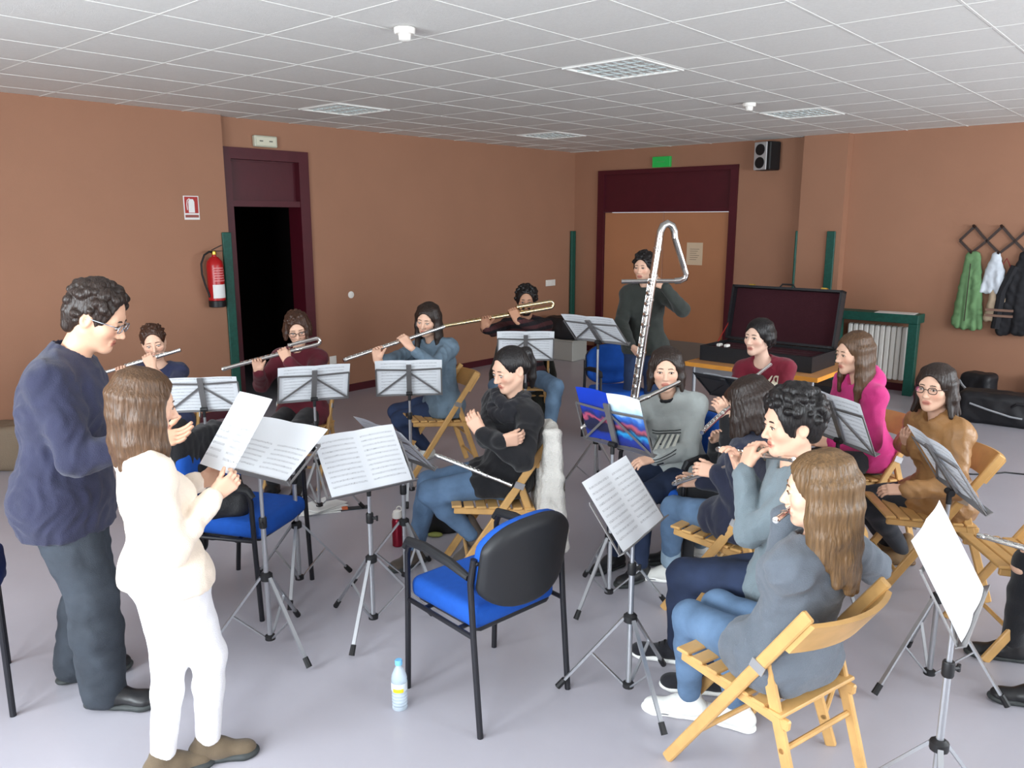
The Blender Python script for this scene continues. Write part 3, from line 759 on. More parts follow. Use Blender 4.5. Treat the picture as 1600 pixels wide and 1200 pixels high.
def build_hand(wrist, d, n, thumb_side, s, h, curl=.5, spread=.0, thumb_curl=.3, fore=None, curls=None, tuck=.45):
    """d finger direction, n palm normal (fingers curl towards n), thumb_side unit vector"""
    d = unit(d); n = unit(np.asarray(n) - d * (np.asarray(n) @ d)); x = np.cross(d, n)
    if x @ np.asarray(thumb_side) < 0: x = -x
    w = np.asarray(wrist, float); P = lambda a, b, c=0.0: w + s * (x * a + d * b + n * c)
    S = SDF()
    S.cone(P(0, -.012), P(.0, .03), .025 * s, .022 * s, .01, (n, .72))
    for bx, kx in ((.029, .020), (.010, .007), (-.010, -.008), (-.028, -.020)):
        S.cone(P(kx, .015), P(bx, .088), .016 * s, .0125 * s, .012, (n, .85))
    S.ell(P(.020, .035, .010), (.017 * s, .017 * s, .014 * s), k=.015)
    for i, (bx, ln, r) in enumerate(((.029, .070, .0088), (.010, .078, .0090), (-.010, .072, .0086), (-.028, .056, .0078))):
        cu = curl if curls is None else curls[i]
        p = P(bx, .088); ang = cu * .55; sx = spread * (bx / .03)
        for q, seg in enumerate((.45, .30, .25)):
            dr = unit(d * math.cos(ang) + n * math.sin(ang) + x * sx); e = p + dr * ln * seg * s
            S.cone(p, e, r * s * (1 - .08 * q), r * s * (.94 - .09 * q), .004); p = e; ang += cu * (1.0 if q == 0 else .8)
    p = P(.026, .022, .004); ang = thumb_curl
    for q, ln in enumerate((.042, .032, .026)):
        dr = unit(x * math.cos(.55 + ang * .5) * (1 - tuck) + d * (math.sin(.75 + ang * .3) + tuck * .4) + n * (.25 + ang * .6 * q)); e = p + dr * ln * s
        S.cone(p, e, (.0125 - .0016 * q) * s, (.0112 - .0018 * q) * s, .008); p = e
    if fore is not None: S.cone(w - unit(w - np.asarray(fore)) * .09 * s, w, .031 * s, .0245 * s, .015, (n, .85))
    return S.run(h)

def shoe(parent, off, ankle, fdir, s, style, seed=0):
    """ankle joint, forward direction on the ground; builds the shoe and its sole"""
    f = unit(V(fdir[0], fdir[1], fdir[2] if len(fdir) > 2 else 0)); r = unit(np.cross(f, ZUP)); up = np.cross(r, f)
    a = np.asarray(ankle, float); b = a - up * .085
    P = lambda x, y, z: b + s * (r * x + f * y + up * z)
    S = SDF(); hh = style.get('high', 0.0); bk = style.get('bulk', 1.0)
    S.cone(P(0, -.045, .05), P(0, .04, .052), .037, .039 * bk, .02)
    S.cone(P(0, .04, .05), P(0, .150, .030), .040 * bk, .033 * bk, .03, (up, .8))
    S.ell(P(0, .155, .032), (.043 * bk * s, .05 * s, .030 * s), np.stack([r, f, up], 1), k=.02)
    S.cone(P(0, -.02, .05), P(0, -.01 - hh * .2, .10 + hh), .039, .041, .02)
    if hh < .03: S.ell(P(0, -.004, .13), (.030 * s, .034 * s, .03 * s), np.stack([r, f, up], 1), k=.006, sub=True)
    S.rbox(P(0, .06, -.035), V(.1, .3, .047) * s, .002, np.stack([r, f, up], 1), k=.004, sub=True)
    o = soft('shoe', [(*S.run(.0065), 0)], style['m'], parent, off)
    S = SDF(); R = np.stack([r, f, up], 1)
    S.cone(P(0, -.045, .014), P(0, .05, .014), .040, .040 * bk, .01, (up, .42)); S.cone(P(0, .05, .014), P(.004, .155, .014), .040 * bk, .047 * bk, .01, (up, .42))
    S.cone(P(0, .155, .015), P(0, .178, .016), .046 * bk, .032 * bk, .01, (up, .5))
    so = soft('sole', [(*S.run(.0065), 0)], style['sole'], o)
    so.data.transform(Matrix.Translation(Vector([-float(q) for q in off])))
    if style.get('stripe'):
        hr, tr_ = .0415, .0485 * bk; path = [P(hr * math.cos(a_), -.045 + hr * math.sin(a_), .017) for a_ in np.linspace(0, -math.pi, 9)] + [P(-.0415 * bk, .05, .017)] + [P(tr_ * math.cos(a_), .150 + tr_ * math.sin(a_), .018) for a_ in np.linspace(math.pi, 0, 9)] + [P(.0415 * bk, .05, .017)]
        obj('sole_stripe', MB().tube(path, .0022, 5, closed=True), style['stripe'], so, off=off, smooth=True)
    if style.get('lace'):
        mb = MB()
        for q in range(4):
            y = .055 + .022 * q; z = .092 - .014 * q
            mb.tube([P(-.022, y, z - .008), P(0, y + .004, z + .002), P(.022, y, z - .008)], .0035, 5)
        obj('lace', mb, style['lace'], o, off=off, smooth=True)
    return o

PEOPLE = {}
def person(key, label, pel, head, hd, face, skin=(222, 180, 155), male=False, s=1.0, chd=None, roll=0.0, girth=1.0,
           lw=None, rw=None, lpole=None, rpole=None, lhand=None, rhand=None, la=None, ra=None, lkp=None, rkp=None, lft=None, rft=None,
           hair=None, hairm=None, top=None, pants=None, shoes=None, hh=.0045, glasses=None, look=0.0, eyes=True, bust=.5, shrug=(0, 0), beard=None, seed=1, scarf=None, extra=None, nshift=None, iris=(60, 40, 28)):
    pel, head = np.asarray(pel, float), np.asarray(head, float)
    F = unit(V(hd[0], hd[1], 0)); Rt = np.cross(F, ZUP)
    upv = unit(unit(head - pel) + ZUP * .35)
    fv = unit(face); fh = unit(V(fv[0], fv[1], 0))
    hs = s * (0.5 + 0.5 / s) if s < 1 else s                       # heads of smaller people shrink less
    N = head - upv * .182 * hs - fh * .028
    if nshift is not None: N = N + np.asarray(nshift, float)
    up = unit(N - pel); TL = np.linalg.norm(N - pel)
    cF = unit(V(chd[0], chd[1], 0)) if chd is not None else F
    cF = unit(cF - up * (cF @ up)); cR = np.cross(cF, up)
    pF = unit(F - up * (F @ up) * .5)
    sw = (.172 if male else .147) * s
    hipL, hipR = pel - Rt * .085 * s, pel + Rt * .085 * s
    shL, shR = N - up * .050 * s - cR * sw + ZUP * shrug[0], N - up * .050 * s + cR * sw + ZUP * shrug[1]
    UA, FA, TH, SH = .285 * s, .250 * s, .43 * s, .41 * s
    rest = lambda sg: N - ZUP * .55 * s + cR * sg * .25 * s + cF * .05
    lw = rest(-1) if lw is None else np.asarray(lw, float); rw = rest(1) if rw is None else np.asarray(rw, float)
    eL = two_bone(shL, lw, UA, FA, -ZUP - cR * .5 if lpole is None else lpole); eR = two_bone(shR, rw, UA, FA, -ZUP + cR * .5 if rpole is None else rpole)
    la, ra = np.asarray(la, float), np.asarray(ra, float)
    if top and top.get('stand'):
        d_ = max(np.linalg.norm(la - hipL), np.linalg.norm(ra - hipR)); q_ = d_ / (TH + SH) / .992; TH *= q_; SH *= q_
    kL = two_bone(hipL, la, TH, SH, F + ZUP * .6 if lkp is None else lkp); kR = two_bone(hipR, ra, TH, SH, F + ZUP * .6 if rkp is None else rkp)
    base = V(pel[0], pel[1], 0)
    e = empty('person', base, label, 'person')
    PEOPLE[key] = dict(N=N, shL=shL, shR=shR, eL=eL, eR=eR, lw=lw, rw=rw, kL=kL, kR=kR, head=head, up=up, cF=cF, cR=cR, pel=pel, e=e, base=base, sw=sw)
    print('%-8s torso %.2f (nominal %.2f) arms %.2f %.2f legs %.2f %.2f  head px %s pel px %s kL %s kR %s eL %s eR %s' % (key, TL, .50 * s, np.linalg.norm(lw - shL) / (UA + FA), np.linalg.norm(rw - shR) / (UA + FA), np.linalg.norm(la - hipL) / (TH + SH), np.linalg.norm(ra - hipR) / (TH + SH), *[tuple(int(q) for q in proj(p)) for p in (head, pel, kL, kR, eL, eR)]))
    gi = girth
    hem = lerp(pel, N, .0)
    waist, chest = pel + up * TL * .36, pel + up * TL * .70
    def torso(S, inf, hemd=0.0, flare=0.0):
        S.cone(pel + up * .02, waist, (.142 * s + .008) * gi + inf, (.122 if not male else .132) * s * gi + inf, .03, (pF, .74))
        S.cone(waist, chest, (.122 if not male else .132) * s * gi + inf, (.138 if not male else .158) * s * gi + inf, .03, (cF, .70))
        S.cone(chest, N - up * .07 * s, (.138 if not male else .158) * s * gi + inf, .10 * s + inf, .03, (cF, .70))
        S.cone(shL, shR, .046 * s + inf, .046 * s + inf, .04)
        for sh in (shL, shR): S.cone(N + up * .012 * s, sh, .036 * s + inf, .043 * s + inf, .035)
        if bust and not male:
            for q in (-1, 1): S.ell(pel + up * TL * .66 + cF * (.085 * s) + cR * q * .062 * s, np.ones(3) * (.056 * s * (.6 + .4 * bust) + inf * .8), k=.05)
    # ---- body (skin)
    parts = []; cols = []
    st = tone_of(skin)
    S = SDF(); torso(S, -.014)
    S.cone(hipL, hipR, .095 * s, .095 * s, .04)
    for hp, kn, an in ((hipL, kL, la), (hipR, kR, ra)):
        S.cone(hp, kn, .080 * s, .050 * s, .03); S.cone(kn, lerp(kn, an, .35), .048 * s, .047 * s, .03); S.cone(lerp(kn, an, .35), an, .047 * s, .031 * s, .03)
    for sh, el, wr in ((shL, eL, lw), (shR, eR, rw)):
        S.cone(sh, el, .038 * s, .031 * s, .03); S.cone(el, wr, .031 * s, .021 * s, .02)
    v, fq = S.run(.013); parts.append((v, fq, 0)); cols.append(np.tile(st, (len(v), 1)))
    # head frame
    xr = unit(np.cross(fv, ZUP)); zu = np.cross(xr, fv)
    if roll: xr, zu = xr * math.cos(roll) + zu * math.sin(roll), zu * math.cos(roll) - xr * math.sin(roll)
    R = np.stack([xr, fv, zu], 1)
    toL = lambda p: (np.asarray(p) - head) @ R / hs
    nr = (.056 if male else .046)
    cp_ = []
    if top and top.get('neck', 0) > .07:
        inf = -.010
        cp_ = [(toL(N + up * .012 * s), toL(sh), (.036 * s + inf) / hs, (.043 * s + inf) / hs, .035) for sh in (shL, shR)]
        cp_ += [(toL(chest), toL(N - up * .07 * s), ((.138 if not male else .158) * s * gi + inf) / hs, (.10 * s + inf) / hs, .03, ((cF @ R), .70)), (toL(shL), toL(shR), (.046 * s + inf) / hs, (.046 * s + inf) / hs, .04)]
    v, fq, col, emb, Wf = build_head(R, head, hs, male, skin, None, hh, toL(N - up * .03), nr, eyes, cp_, look)
    parts.append((v, fq, 0)); cols.append(col)
    for nm, wr, el, hnd in (('l', lw, eL, lhand), ('r', rw, eR, rhand)):
        if hnd is False: continue
        hnd = hnd or {}
        d = hnd.get('d', wr - el); n = hnd.get('n', -(cR if nm == 'r' else -cR)); ts = hnd.get('t', cF)
        v, fq = build_hand(wr, d, n, ts, s * (1.0 if male else .91), .0042 if hh > .004 else .0035, hnd.get('curl', .45), hnd.get('spread', .05), hnd.get('tc', .3), el, hnd.get('curls'), hnd.get('tuck', .45))
        parts.append((v, fq, 0)); cols.append(np.tile(st * V(1, .97, .96, 1), (len(v), 1)))
    vv = [Wf(q) for q in emb.v]
    if key == 'white' or key == 'front': pass
    body = soft('body', parts, [skin_mat()], e, base, np.vstack(cols))
    if emb.n:
        emb.v = vv
        hc = hairm
        obj('eyes', emb, [skin_mat(), mat('eye_white', (205, 200, 195), .3), mat('iris_%d' % iris[0], iris, .2), hc, mat('mouth_line', (120, 62, 58), .6)], body, off=base, smooth=True, sharp=None)
        # (the small face pieces belong to the body)
    # ---- hair
    if hair:
        g = unit((-ZUP) @ R)
        v, fq = build_hair(hair, hs, g, hair.get('h', .0055), seed, male)
        soft('hair', [(Wf(v), fq, 0)], hairm, e, base)
    if beard:
        S = SDF()
        S.cone((-.058, .004, -.03), (-.05, .02, -.075), .014, .018, .015); S.cone((.058, .004, -.03), (.05, .02, -.075), .014, .018, .015)
        S.cone((-.05, .02, -.075), (-.014, .066, -.1), .018, .02, .015); S.cone((.05, .02, -.075), (.014, .066, -.1), .018, .02, .015)
        S.cone((-.016, .068, -.1), (.016, .068, -.1), .02, .02, .012); S.cone((-.026, .078, -.052), (.026, .078, -.052), .0085, .0085, .01)
        S.cone((-.026, .078, -.052), (-.03, .066, -.085), .008, .01, .01); S.cone((.026, .078, -.052), (.03, .066, -.085), .008, .01, .01)
        v, fq = S.run(.0045); soft('beard', [(Wf(v), fq, 0)], beard, e, base)
    if glasses:
        mb = MB(); lens = []
        for q in (-1, 1):
            ring = [V(q * .033 + .024 * math.cos(a) * (abs(math.cos(a)) ** -.35 if abs(math.cos(a)) > .1 else 1) * .93, .1015 - .06 * (abs(q * .033 + .02 * math.cos(a)) - .02) ** 1, .002 + .0165 * math.sin(a) * 1.02) for a in np.arange(16) * math.pi / 8]
            mb.tube(ring, .0021, 5, closed=True); c0 = np.mean(ring, axis=0)
            mb.tube([V(q * .056, .095, .008), V(q * .077, .06, .009), V(q * .081, .0, .004), V(q * .078, -.018, -.008)], .0021, 5)
            lens.append(MB().add(ring, [tuple(range(16))]))
        mb.tube([V(-.0095, .103, .004), V(0, .106, .007), V(.0095, .103, .004)], .0019, 5)
        mb.v = [Wf(q) for q in mb.v]; go = obj('glasses', mb, glasses, e, off=base, smooth=True, sharp=None)
        for l_ in lens:
            l_.v = [Wf(q) for q in l_.v]; obj('lens', l_, mat('lens_glass', (235, 240, 242), .05, trans=1.0, alpha=.25), go, off=base)
    # ---- top garment
    if top:
        inf = top.get('inf', .012); S = SDF(); torso(S, inf)
        hl = top.get('hem', .06)                                   # below the hip line
        std = top.get('stand'); pin = max(inf, (pants or {}).get('inf', .008) + .007)
        dn = -ZUP if std else -up
        S.cone(pel + up * .06, pel + dn * hl, (.138 * s + .004) * gi + inf, (.142 * s + .004) * gi + inf + top.get('flare', .0), .03, (pF, .78))
        S.cone(hipL, hipR, .100 * s * gi + pin, .100 * s * gi + pin, .05)
        S.cone(pel - F * .035 - Rt * .06, pel - F * .035 + Rt * .06, .085 * s * gi + pin, .085 * s * gi + pin, .05)
        for hp, kn in ((hipL, kL), (hipR, kR)): S.cone(hp, lerp(hp, kn, top.get('lapf', .16)), .086 * s * gi + pin, .080 * s * gi + pin, .03)
        cutz = (pel[2] - hl) if std else (pel[2] - top.get('drop', .078))
        S.rbox(V(pel[0], pel[1], cutz - .30), V(.5, .5, .29), .01, None, k=.006, sub=True)
        sl = top.get('sleeve', .97)
        for sh, el, wr, sq in ((shL, eL, lw, top.get('slL', sl)), (shR, eR, rw, top.get('slR', sl))):
            if sq <= .5:
                S.cone(sh, lerp(sh, el, sq * 2), .044 * s + inf, .040 * s + inf, .03)
            else:
                S.cone(sh, el, .043 * s + inf, .037 * s + inf * .9, .03); en = lerp(el, wr, (sq - .5) * 2)
                S.cone(el, en, .037 * s + inf * .9, .027 * s + inf * .6, .02)
                if top.get('cuff', True): S.cone(lerp(el, en, .86), en, .0285 * s + inf * .7, .029 * s + inf * .6, .006)
        nk = top.get('neck', .058)
        if top.get('collar'):
            S.cone(N - up * .02, N + up * .045 * s + cF * .012, nr * hs + .020, nr * hs + .018, .015)
        S.ell(N + up * .085 * s + cF * top.get('nf', .03), (nk, nk * 1.05, top.get('nd', .10)), np.stack([cR, cF, up], 1), k=.008, sub=True)
        if top.get('hood'):
            hb = N - cF * .085 + up * .005
            S.ell(hb, (.10, .055, .075), np.stack([cR, cF, up], 1), k=.04); S.cone(hb + cR * .08 + cF * .02, N + cR * .06 + cF * .06 - up * .03, .04, .022, .03); S.cone(hb - cR * .08 + cF * .02, N - cR * .06 + cF * .06 - up * .03, .04, .022, .03)
        v, fq = S.run(top.get('h', .0085))
        o = soft(top.get('name', 'sweater'), [(v, fq, 0)], top['m'], e, base, fold=top.get('fold', .0032), fscale=top.get('fscale', 75), seed=seed)
        PEOPLE[key]['top'] = o
        if top.get('label'): o['label'] = top['label']
    # ---- trousers
    if pants:
        inf = pants.get('inf', .008); S = SDF()
        S.cone(hipL, hipR, .100 * s * gi + inf, .100 * s * gi + inf, .05)
        S.cone(pel, pel + up * .09, .128 * s * gi + inf, .112 * s * gi + inf, .04, (pF, .74))
        S.cone(pel - F * .035 - Rt * .06, pel - F * .035 + Rt * .06, .085 * s * gi + inf, .085 * s * gi + inf, .05)
        pe = pants.get('end', .97)
        for hp, kn, an in ((hipL, kL, la), (hipR, kR, ra)):
            S.cone(hp, kn, .086 * s * gi + inf, .058 * s * gi + inf, .035); S.cone(kn, lerp(kn, an, .35), .056 * s * gi + inf, .053 * s * gi + inf + pants.get('loose', 0) * .5, .03)
            en = lerp(kn, an, pe); S.cone(lerp(kn, an, .35), en, .053 * s * gi + inf + pants.get('loose', 0) * .5, .038 * s + inf + pants.get('loose', 0), .02)
        v, fq = S.run(.0095)
        o = soft('trousers', [(v, fq, 0)], pants['m'], e, base, fold=pants.get('fold', .0022), fscale=65, seed=seed + 5)
        if pants.get('turn'):
            for kn, an in ((kL, la), (kR, ra)):
                a_, b_ = lerp(kn, an, pe - .13), lerp(kn, an, pe); S = SDF(); S.cone(a_, b_, .042 * s + inf + .004, .041 * s + inf + .005, .01)
                c_ = soft('turn_up', [(*S.run(.006), 0)], pants['turn'], o); c_.data.transform(Matrix.Translation(Vector([-float(q) for q in base])))
    if shoes:
        for an, fd in ((la, lft), (ra, rft)):
            shoe(e, base, an, F if fd is None else np.asarray(fd, float), s * shoes.get('k', 1.0) * (1.0 if male else .90), shoes)
    return e
# ------------------------------------------------------------ flutes
M_SILVER = mat('silver_plate', (225, 225, 222), 0.16, metal=1.0)
M_GILT = mat('pale_gilt_plate', (226, 204, 160), 0.2, metal=1.0)
FL = {}
def flute(key, label, path, r, mouth_i=None, m=None, keys=(.18, .72), nkeys=11, head_frac=None, lip=None, keyup=(0, 0, 1), group='flutes'):
    """path: points from the crown (or head-joint stopper) to the foot end"""
    m = m or M_SILVER; path = [np.asarray(p, float) for p in path]
    base = path[0]; e = empty('flute', base, label, 'flute', group=group)
    L = [0]
    for i in range(len(path) - 1): L.append(L[-1] + np.linalg.norm(path[i + 1] - path[i]))
    T = L[-1]
    def at(t):
        d = t * T
        for i in range(len(path) - 1):
            if d <= L[i + 1] or i == len(path) - 2:
                q = (d - L[i]) / max(L[i + 1] - L[i], 1e-6); return lerp(path[i], path[i + 1], q), unit(path[i + 1] - path[i])
    obj('tube', MB().tube(path, r, 12), m, e, off=base, smooth=True)
    p, d = at(0.0); obj('crown', MB().lathe([(r * .7, -.012), (r * 1.12, -.01), (r * 1.15, .004), (r * 1.02, .01)], p, 12, axis=d), m, e, off=base, smooth=True)
    p, d = at(1.0); obj('foot_ring', MB().lathe([(r * 1.02, -.03), (r * 1.16, -.026), (r * 1.16, -.004), (r * 1.0, .002)], p, 12, axis=d), m, e, off=base, smooth=True)
    if head_frac:
        p, d = at(head_frac); obj('joint_ring', MB().lathe([(r * 1.02, -.018), (r * 1.18, -.014), (r * 1.18, .014), (r * 1.02, .018)], p, 12, axis=d), m, e, off=base, smooth=True)
    if lip is not None:
        p, d = at(lip); u = unit(np.asarray(keyup) - d * (np.asarray(keyup) @ d)); R = np.stack([d, np.cross(u, d), u], 1)
        obj('lip_plate', MB().sphere(p + u * r * .75, (.022, .011 + r * .2, .006), 12, 6, R=R), m, e, off=base, smooth=True)
    kk = MB()
    for i in range(nkeys):
        t = keys[0] + (keys[1] - keys[0]) * i / (nkeys - 1)
        p, d = at(t); u = unit(np.asarray(keyup, float) - d * (np.asarray(keyup) @ d))
        kk.lathe([(r * .82, r * .95), (r * .9, r * 1.25), (r * .4, r * 1.38)], p, 10, axis=u)
    p0, d0 = at(keys[0]); p1, _ = at(keys[1]); u = unit(np.asarray(keyup) - d0 * (np.asarray(keyup) @ d0)); sd = np.cross(d0, u)
    kk.tube([p0 + u * r * 1.0 + sd * r * .75, p1 + u * r * 1.0 + sd * r * .75], r * .2, 6)
    obj('keywork', kk, m, e, off=base, smooth=True)
    FL[key] = (path, at)
    return e
def play(A, B, mouth, outward, tl, tr, r=.0095, back=.045, drop=.055):
    """wrists and hands for a flute from B (crown, player's left) to A (foot); tl and tr are fractions from B"""
    A, B = np.asarray(A), np.asarray(B); ax = unit(A - B); o = unit(np.asarray(outward) - ax * (np.asarray(outward) @ ax)); upv = unit(np.cross(o, ax)); upv = upv if upv[2] > 0 else -upv
    pl, pr = lerp(B, A, tl), lerp(B, A, tr)
    lw = pl + o * (back + r) - upv * drop - ax * .02; rw = pr - o * back * .5 - upv * (drop + .03) + ax * .0
    lh = dict(d=upv * .9 - o * .45 + ax * .15, n=-o * .9 - upv * .3, t=-ax, curls=(.75, .8, .8, .7), tc=.5)
    rh = dict(d=upv * .95 + o * .35 - ax * .1, n=o * .9 - upv * .3, t=-ax, curls=(.75, .8, .8, .75), tc=.4)
    return lw, rw, lh, rh
def feet(pel, hd, fwd=.40, gap=.10, z=.085, df=0.0):
    F = unit(V(hd[0], hd[1], 0)); R = np.cross(F, ZUP); b = V(pel[0], pel[1], z)
    return b + F * (fwd + df) - R * gap, b + F * fwd + R * gap

HB = mat('hair_dark_brown', (40, 28, 22), .42, bump=.5, scale=18, var=.25, vscale=16, stretch=(9, 9, 1))
HK = mat('hair_black', (20, 16, 16), .4, bump=.5, scale=18, var=.25, vscale=16, stretch=(9, 9, 1))
HM = mat('hair_mid_brown', (84, 60, 40), .42, bump=.5, scale=18, var=.3, vscale=14, stretch=(9, 9, 1))
HL = mat('hair_light_brown', (106, 80, 52), .42, bump=.5, scale=18, var=.35, vscale=14, stretch=(8, 8, 1))
HC = mat('hair_chestnut', (62, 38, 26), .42, bump=.5, scale=18, var=.25, vscale=16, stretch=(9, 9, 1))
def denim(n, rgb): return mat(n, rgb, .85, bump=.3, scale=320, var=.22, vscale=9)
J_MID = denim('denim_mid', (92, 118, 148)); J_NAVY = denim('denim_navy', (34, 46, 72)); J_GREY = denim('denim_washed_grey', (54, 60, 68)); J_DK = denim('denim_dark_blue', (40, 56, 88)); J_LT = denim('denim_light', (112, 140, 168))
J_TURN = denim('denim_underside', (148, 170, 188))
BLK = cloth('black_cloth', (22, 22, 26)); BLKT = cloth('black_trouser', (26, 27, 32))
S_BLACK = dict(m=mat('black_leather', (34, 34, 36), .4), sole=mat('dark_rubber', (52, 56, 56), .6), lace=mat('black_lace', (20, 20, 20), .8))
S_WHITE = dict(m=cloth('white_canvas', (228, 228, 222), bump=.1, var=.04), sole=mat('white_rubber', (240, 240, 236), .55), lace=mat('white_lace', (200, 200, 196), .8), stripe=mat('sole_line', (40, 44, 54), .6))
S_SNEAK = dict(m=cloth('black_mesh', (30, 30, 36), bump=.2), sole=mat('white_rubber', (240, 240, 236), .55), lace=mat('black_lace', (20, 20, 20), .8))
S_SUEDE = dict(m=cloth('olive_suede', (98, 84, 66), bump=.2), sole=mat('dark_rubber', (52, 56, 56), .6), lace=mat('brown_lace', (60, 50, 40), .8))
S_BOOT = dict(m=cloth('grey_brown_boot', (84, 74, 66), bump=.2), sole=mat('dark_rubber', (52, 56, 56), .6), high=.10, bulk=1.05)
S_TAN = dict(m=cloth('tan_boot', (150, 122, 88), bump=.2), sole=mat('brown_rubber', (110, 84, 56), .6), high=.07, bulk=1.1, lace=mat('brown_lace', (60, 50, 40), .8))

# conductor
HD = V(1, .22, 0)
person('conductor', 'man in dark blue pullover, dark jeans and glasses standing beside the girl in white',
       pel=Py(100, 772, 3.08), head=Py(152, 496, 3.14), hd=HD, face=V(.95, .12, -.48), male=True, s=1.04, girth=1.20, skin=(214, 168, 140), hh=.004,
       rw=Py(236, 690, 2.98), rpole=V(-.5, -.5, -1), rhand=dict(d=V(1, .05, .18), n=V(-.1, -.5, .8), t=V(0, .6, .6), curl=.25, spread=.12, tc=.1),
       lw=Py(205, 668, 3.38), lpole=V(-.6, .4, -1), lhand=dict(d=V(1, -.2, .2), n=V(0, -.6, .7), t=V(0, -.5, .8), curl=.4),
       ra=Pz(165, 1104, 0) + V(0, 0, .088), la=Pz(122, 1062, 0) + V(0, 0, .088), rft=V(1, .0, 0), lft=V(.85, .5, 0), rkp=V(1, -.1, .1), lkp=V(1, .1, .1),
       hair=dict(t=.010, curly=.015, curls=150, nape=-.06, hairline=.022), hairm=HB,
       top=dict(m=cloth('navy_pullover', (40, 42, 66)), inf=.030, hem=.13, stand=True, neck=.066, nd=.10, collar=True, fold=.005, name='pullover', flare=.012),
       pants=dict(m=J_GREY, inf=.018, loose=.026, end=1.02, fold=.0035), nshift=V(-.075, 0, .0), shoes=dict(S_BLACK, k=1.0, bulk=1.12), glasses=mat('silver_frame', (170, 180, 190), .25, metal=.9), look=.8, seed=3)
# girl in white, seen from behind
HD = V(.52, .85, 0)
person('white', 'girl with long brown hair in cream cardigan and white trousers, seen from behind',
       pel=Py(262, 897, 2.62), head=Py(226, 632, 2.60), hd=HD, chd=V(.80, .6, 0), face=V(.86, .48, -.22), s=.88, girth=.93, skin=(220, 178, 152), hh=.004,
       rw=Py(334, 775, 2.64), rpole=V(-.3, -.6, -1), rhand=dict(d=V(.75, .25, .55), n=V(-.3, .75, .2), t=V(.2, -.2, .9), curl=.85, tc=.8),
       lw=Py(312, 752, 2.86), lpole=V(-.2, .6, -1), lhand=dict(d=V(.9, -.1, .25), n=V(-.1, -.8, .5), t=V(0, 0, 1), curl=.6, tc=.6),
       la=Pz(258, 1212, 0) + V(0, 0, .085), ra=Pz(328, 1186, 0) + V(0, 0, .085), lft=V(.85, .5, 0), rft=V(.97, .25, 0), rkp=HD, lkp=HD,
       hair=dict(t=.013, cover=True, n=20, len=.25, az=(60, 300), out=.006, lk=.014, thick=1.1, wave=.005), hairm=HM,
       top=dict(m=cloth('cream_cardigan', (238, 222, 204), var=.03), inf=.020, hem=.03, stand=True, neck=.052, name='cardigan', fold=.004, flare=.004),
       pants=dict(m=cloth('white_trouser', (236, 234, 236), var=.02), inf=.010, end=.96, fold=.0015), shoes=dict(S_SUEDE, k=1.02), seed=7)
P = PEOPLE['white']; S = SDF(); nb = P['N']
S.cone(nb + P['up'] * .005, nb + P['up'] * .038, .062, .052, .01); S.cone(nb + P['up'] * .03, nb + P['up'] * .075, .043, .040, .006, sub=True)
soft('shirt_collar', [(*S.run(.005), 0)], cloth('white_shirt', (240, 240, 242), var=.02), P['e'], P['base'])
S = SDF(); S.cone(lerp(P['eR'], P['rw'], .86), lerp(P['eR'], P['rw'], .985), .030, .029, .006); soft('shirt_cuff', [(*S.run(.005), 0)], MATS['white_shirt'], P['e'], P['base'])

# short-haired girl at the far left
A, B = Py(160, 583, 5.22), Py(280, 547, 5.36); FLU = {}
lw, rw, lh, rh = play(A, B, None, V(.2, -1, 0), .42, .78, .012)
pel = Py(262, 663, 5.65); la, ra = feet(pel, (.15, -1), .42)
person('short', 'short-haired girl in navy top playing flute beside the fire extinguisher wall', pel=pel, head=Py(240, 534, 5.55), hd=V(.15, -1, 0), chd=V(.1, -1, 0), face=V(.38, -.9, -.25), roll=-.12, s=.97,
       lw=lw, rw=rw, lhand=lh, rhand=rh, la=la, ra=ra, hair=dict(t=.010, nape=-.05, hairline=.012, curly=.008, curls=60), hairm=HC,
       top=dict(m=cloth('navy_top', (44, 50, 82)), inf=.008, neck=.105, nd=.105, nf=.02, hem=.05, sleeve=.75), pants=dict(m=BLKT), shoes=S_BLACK, seed=11, look=.5)
flute('short', 'silver flute played by the short-haired girl in the navy top', [B, A], .0125, lip=.17, head_frac=.3)

# girl in maroon sweater with glasses
pel = Py(474, 645, 6.0); la, ra = feet(pel, (-.1, -1), .42)
A, B = Py(347, 577, 5.50), Py(496, 538, 5.72)
lw, rw, lh, rh = play(A, B, None, V(0, -1, 0), .38, .66, .014)
person('maroonL', 'girl in maroon sweater and dark glasses playing a bent flute before the dark doorway', pel=pel, head=Py(465, 514, 5.93), hd=V(-.1, -1, 0), face=V(.22, -.95, -.3), roll=-.1, s=.97,
       lw=lw, rw=rw, lhand=lh, rhand=rh, la=la, ra=ra, hair=dict(t=.016, cover=True, n=14, len=.09, az=(58, 302), out=.012, curly=.012, curls=50), hairm=HC,
       top=dict(m=cloth('maroon_knit', (96, 26, 40)), inf=.020, neck=.06, hem=.06), pants=dict(m=BLKT), shoes=S_BLACK, glasses=mat('dark_frame', (30, 24, 24), .4), seed=13, look=.6)
d_ = unit(A - B); n_ = unit(V(0, 0, 1) - d_ * d_[2])
flute('maroonL', 'silver bent-head flute played by the girl in the maroon sweater with glasses', [B + d_ * .19 + n_ * .044] + arc(B + n_ * .022, .022, math.pi / 2, -math.pi / 2, -d_, n_, 8) + [A], .0135, keys=(.45, .85), lip=.07, head_frac=.42)

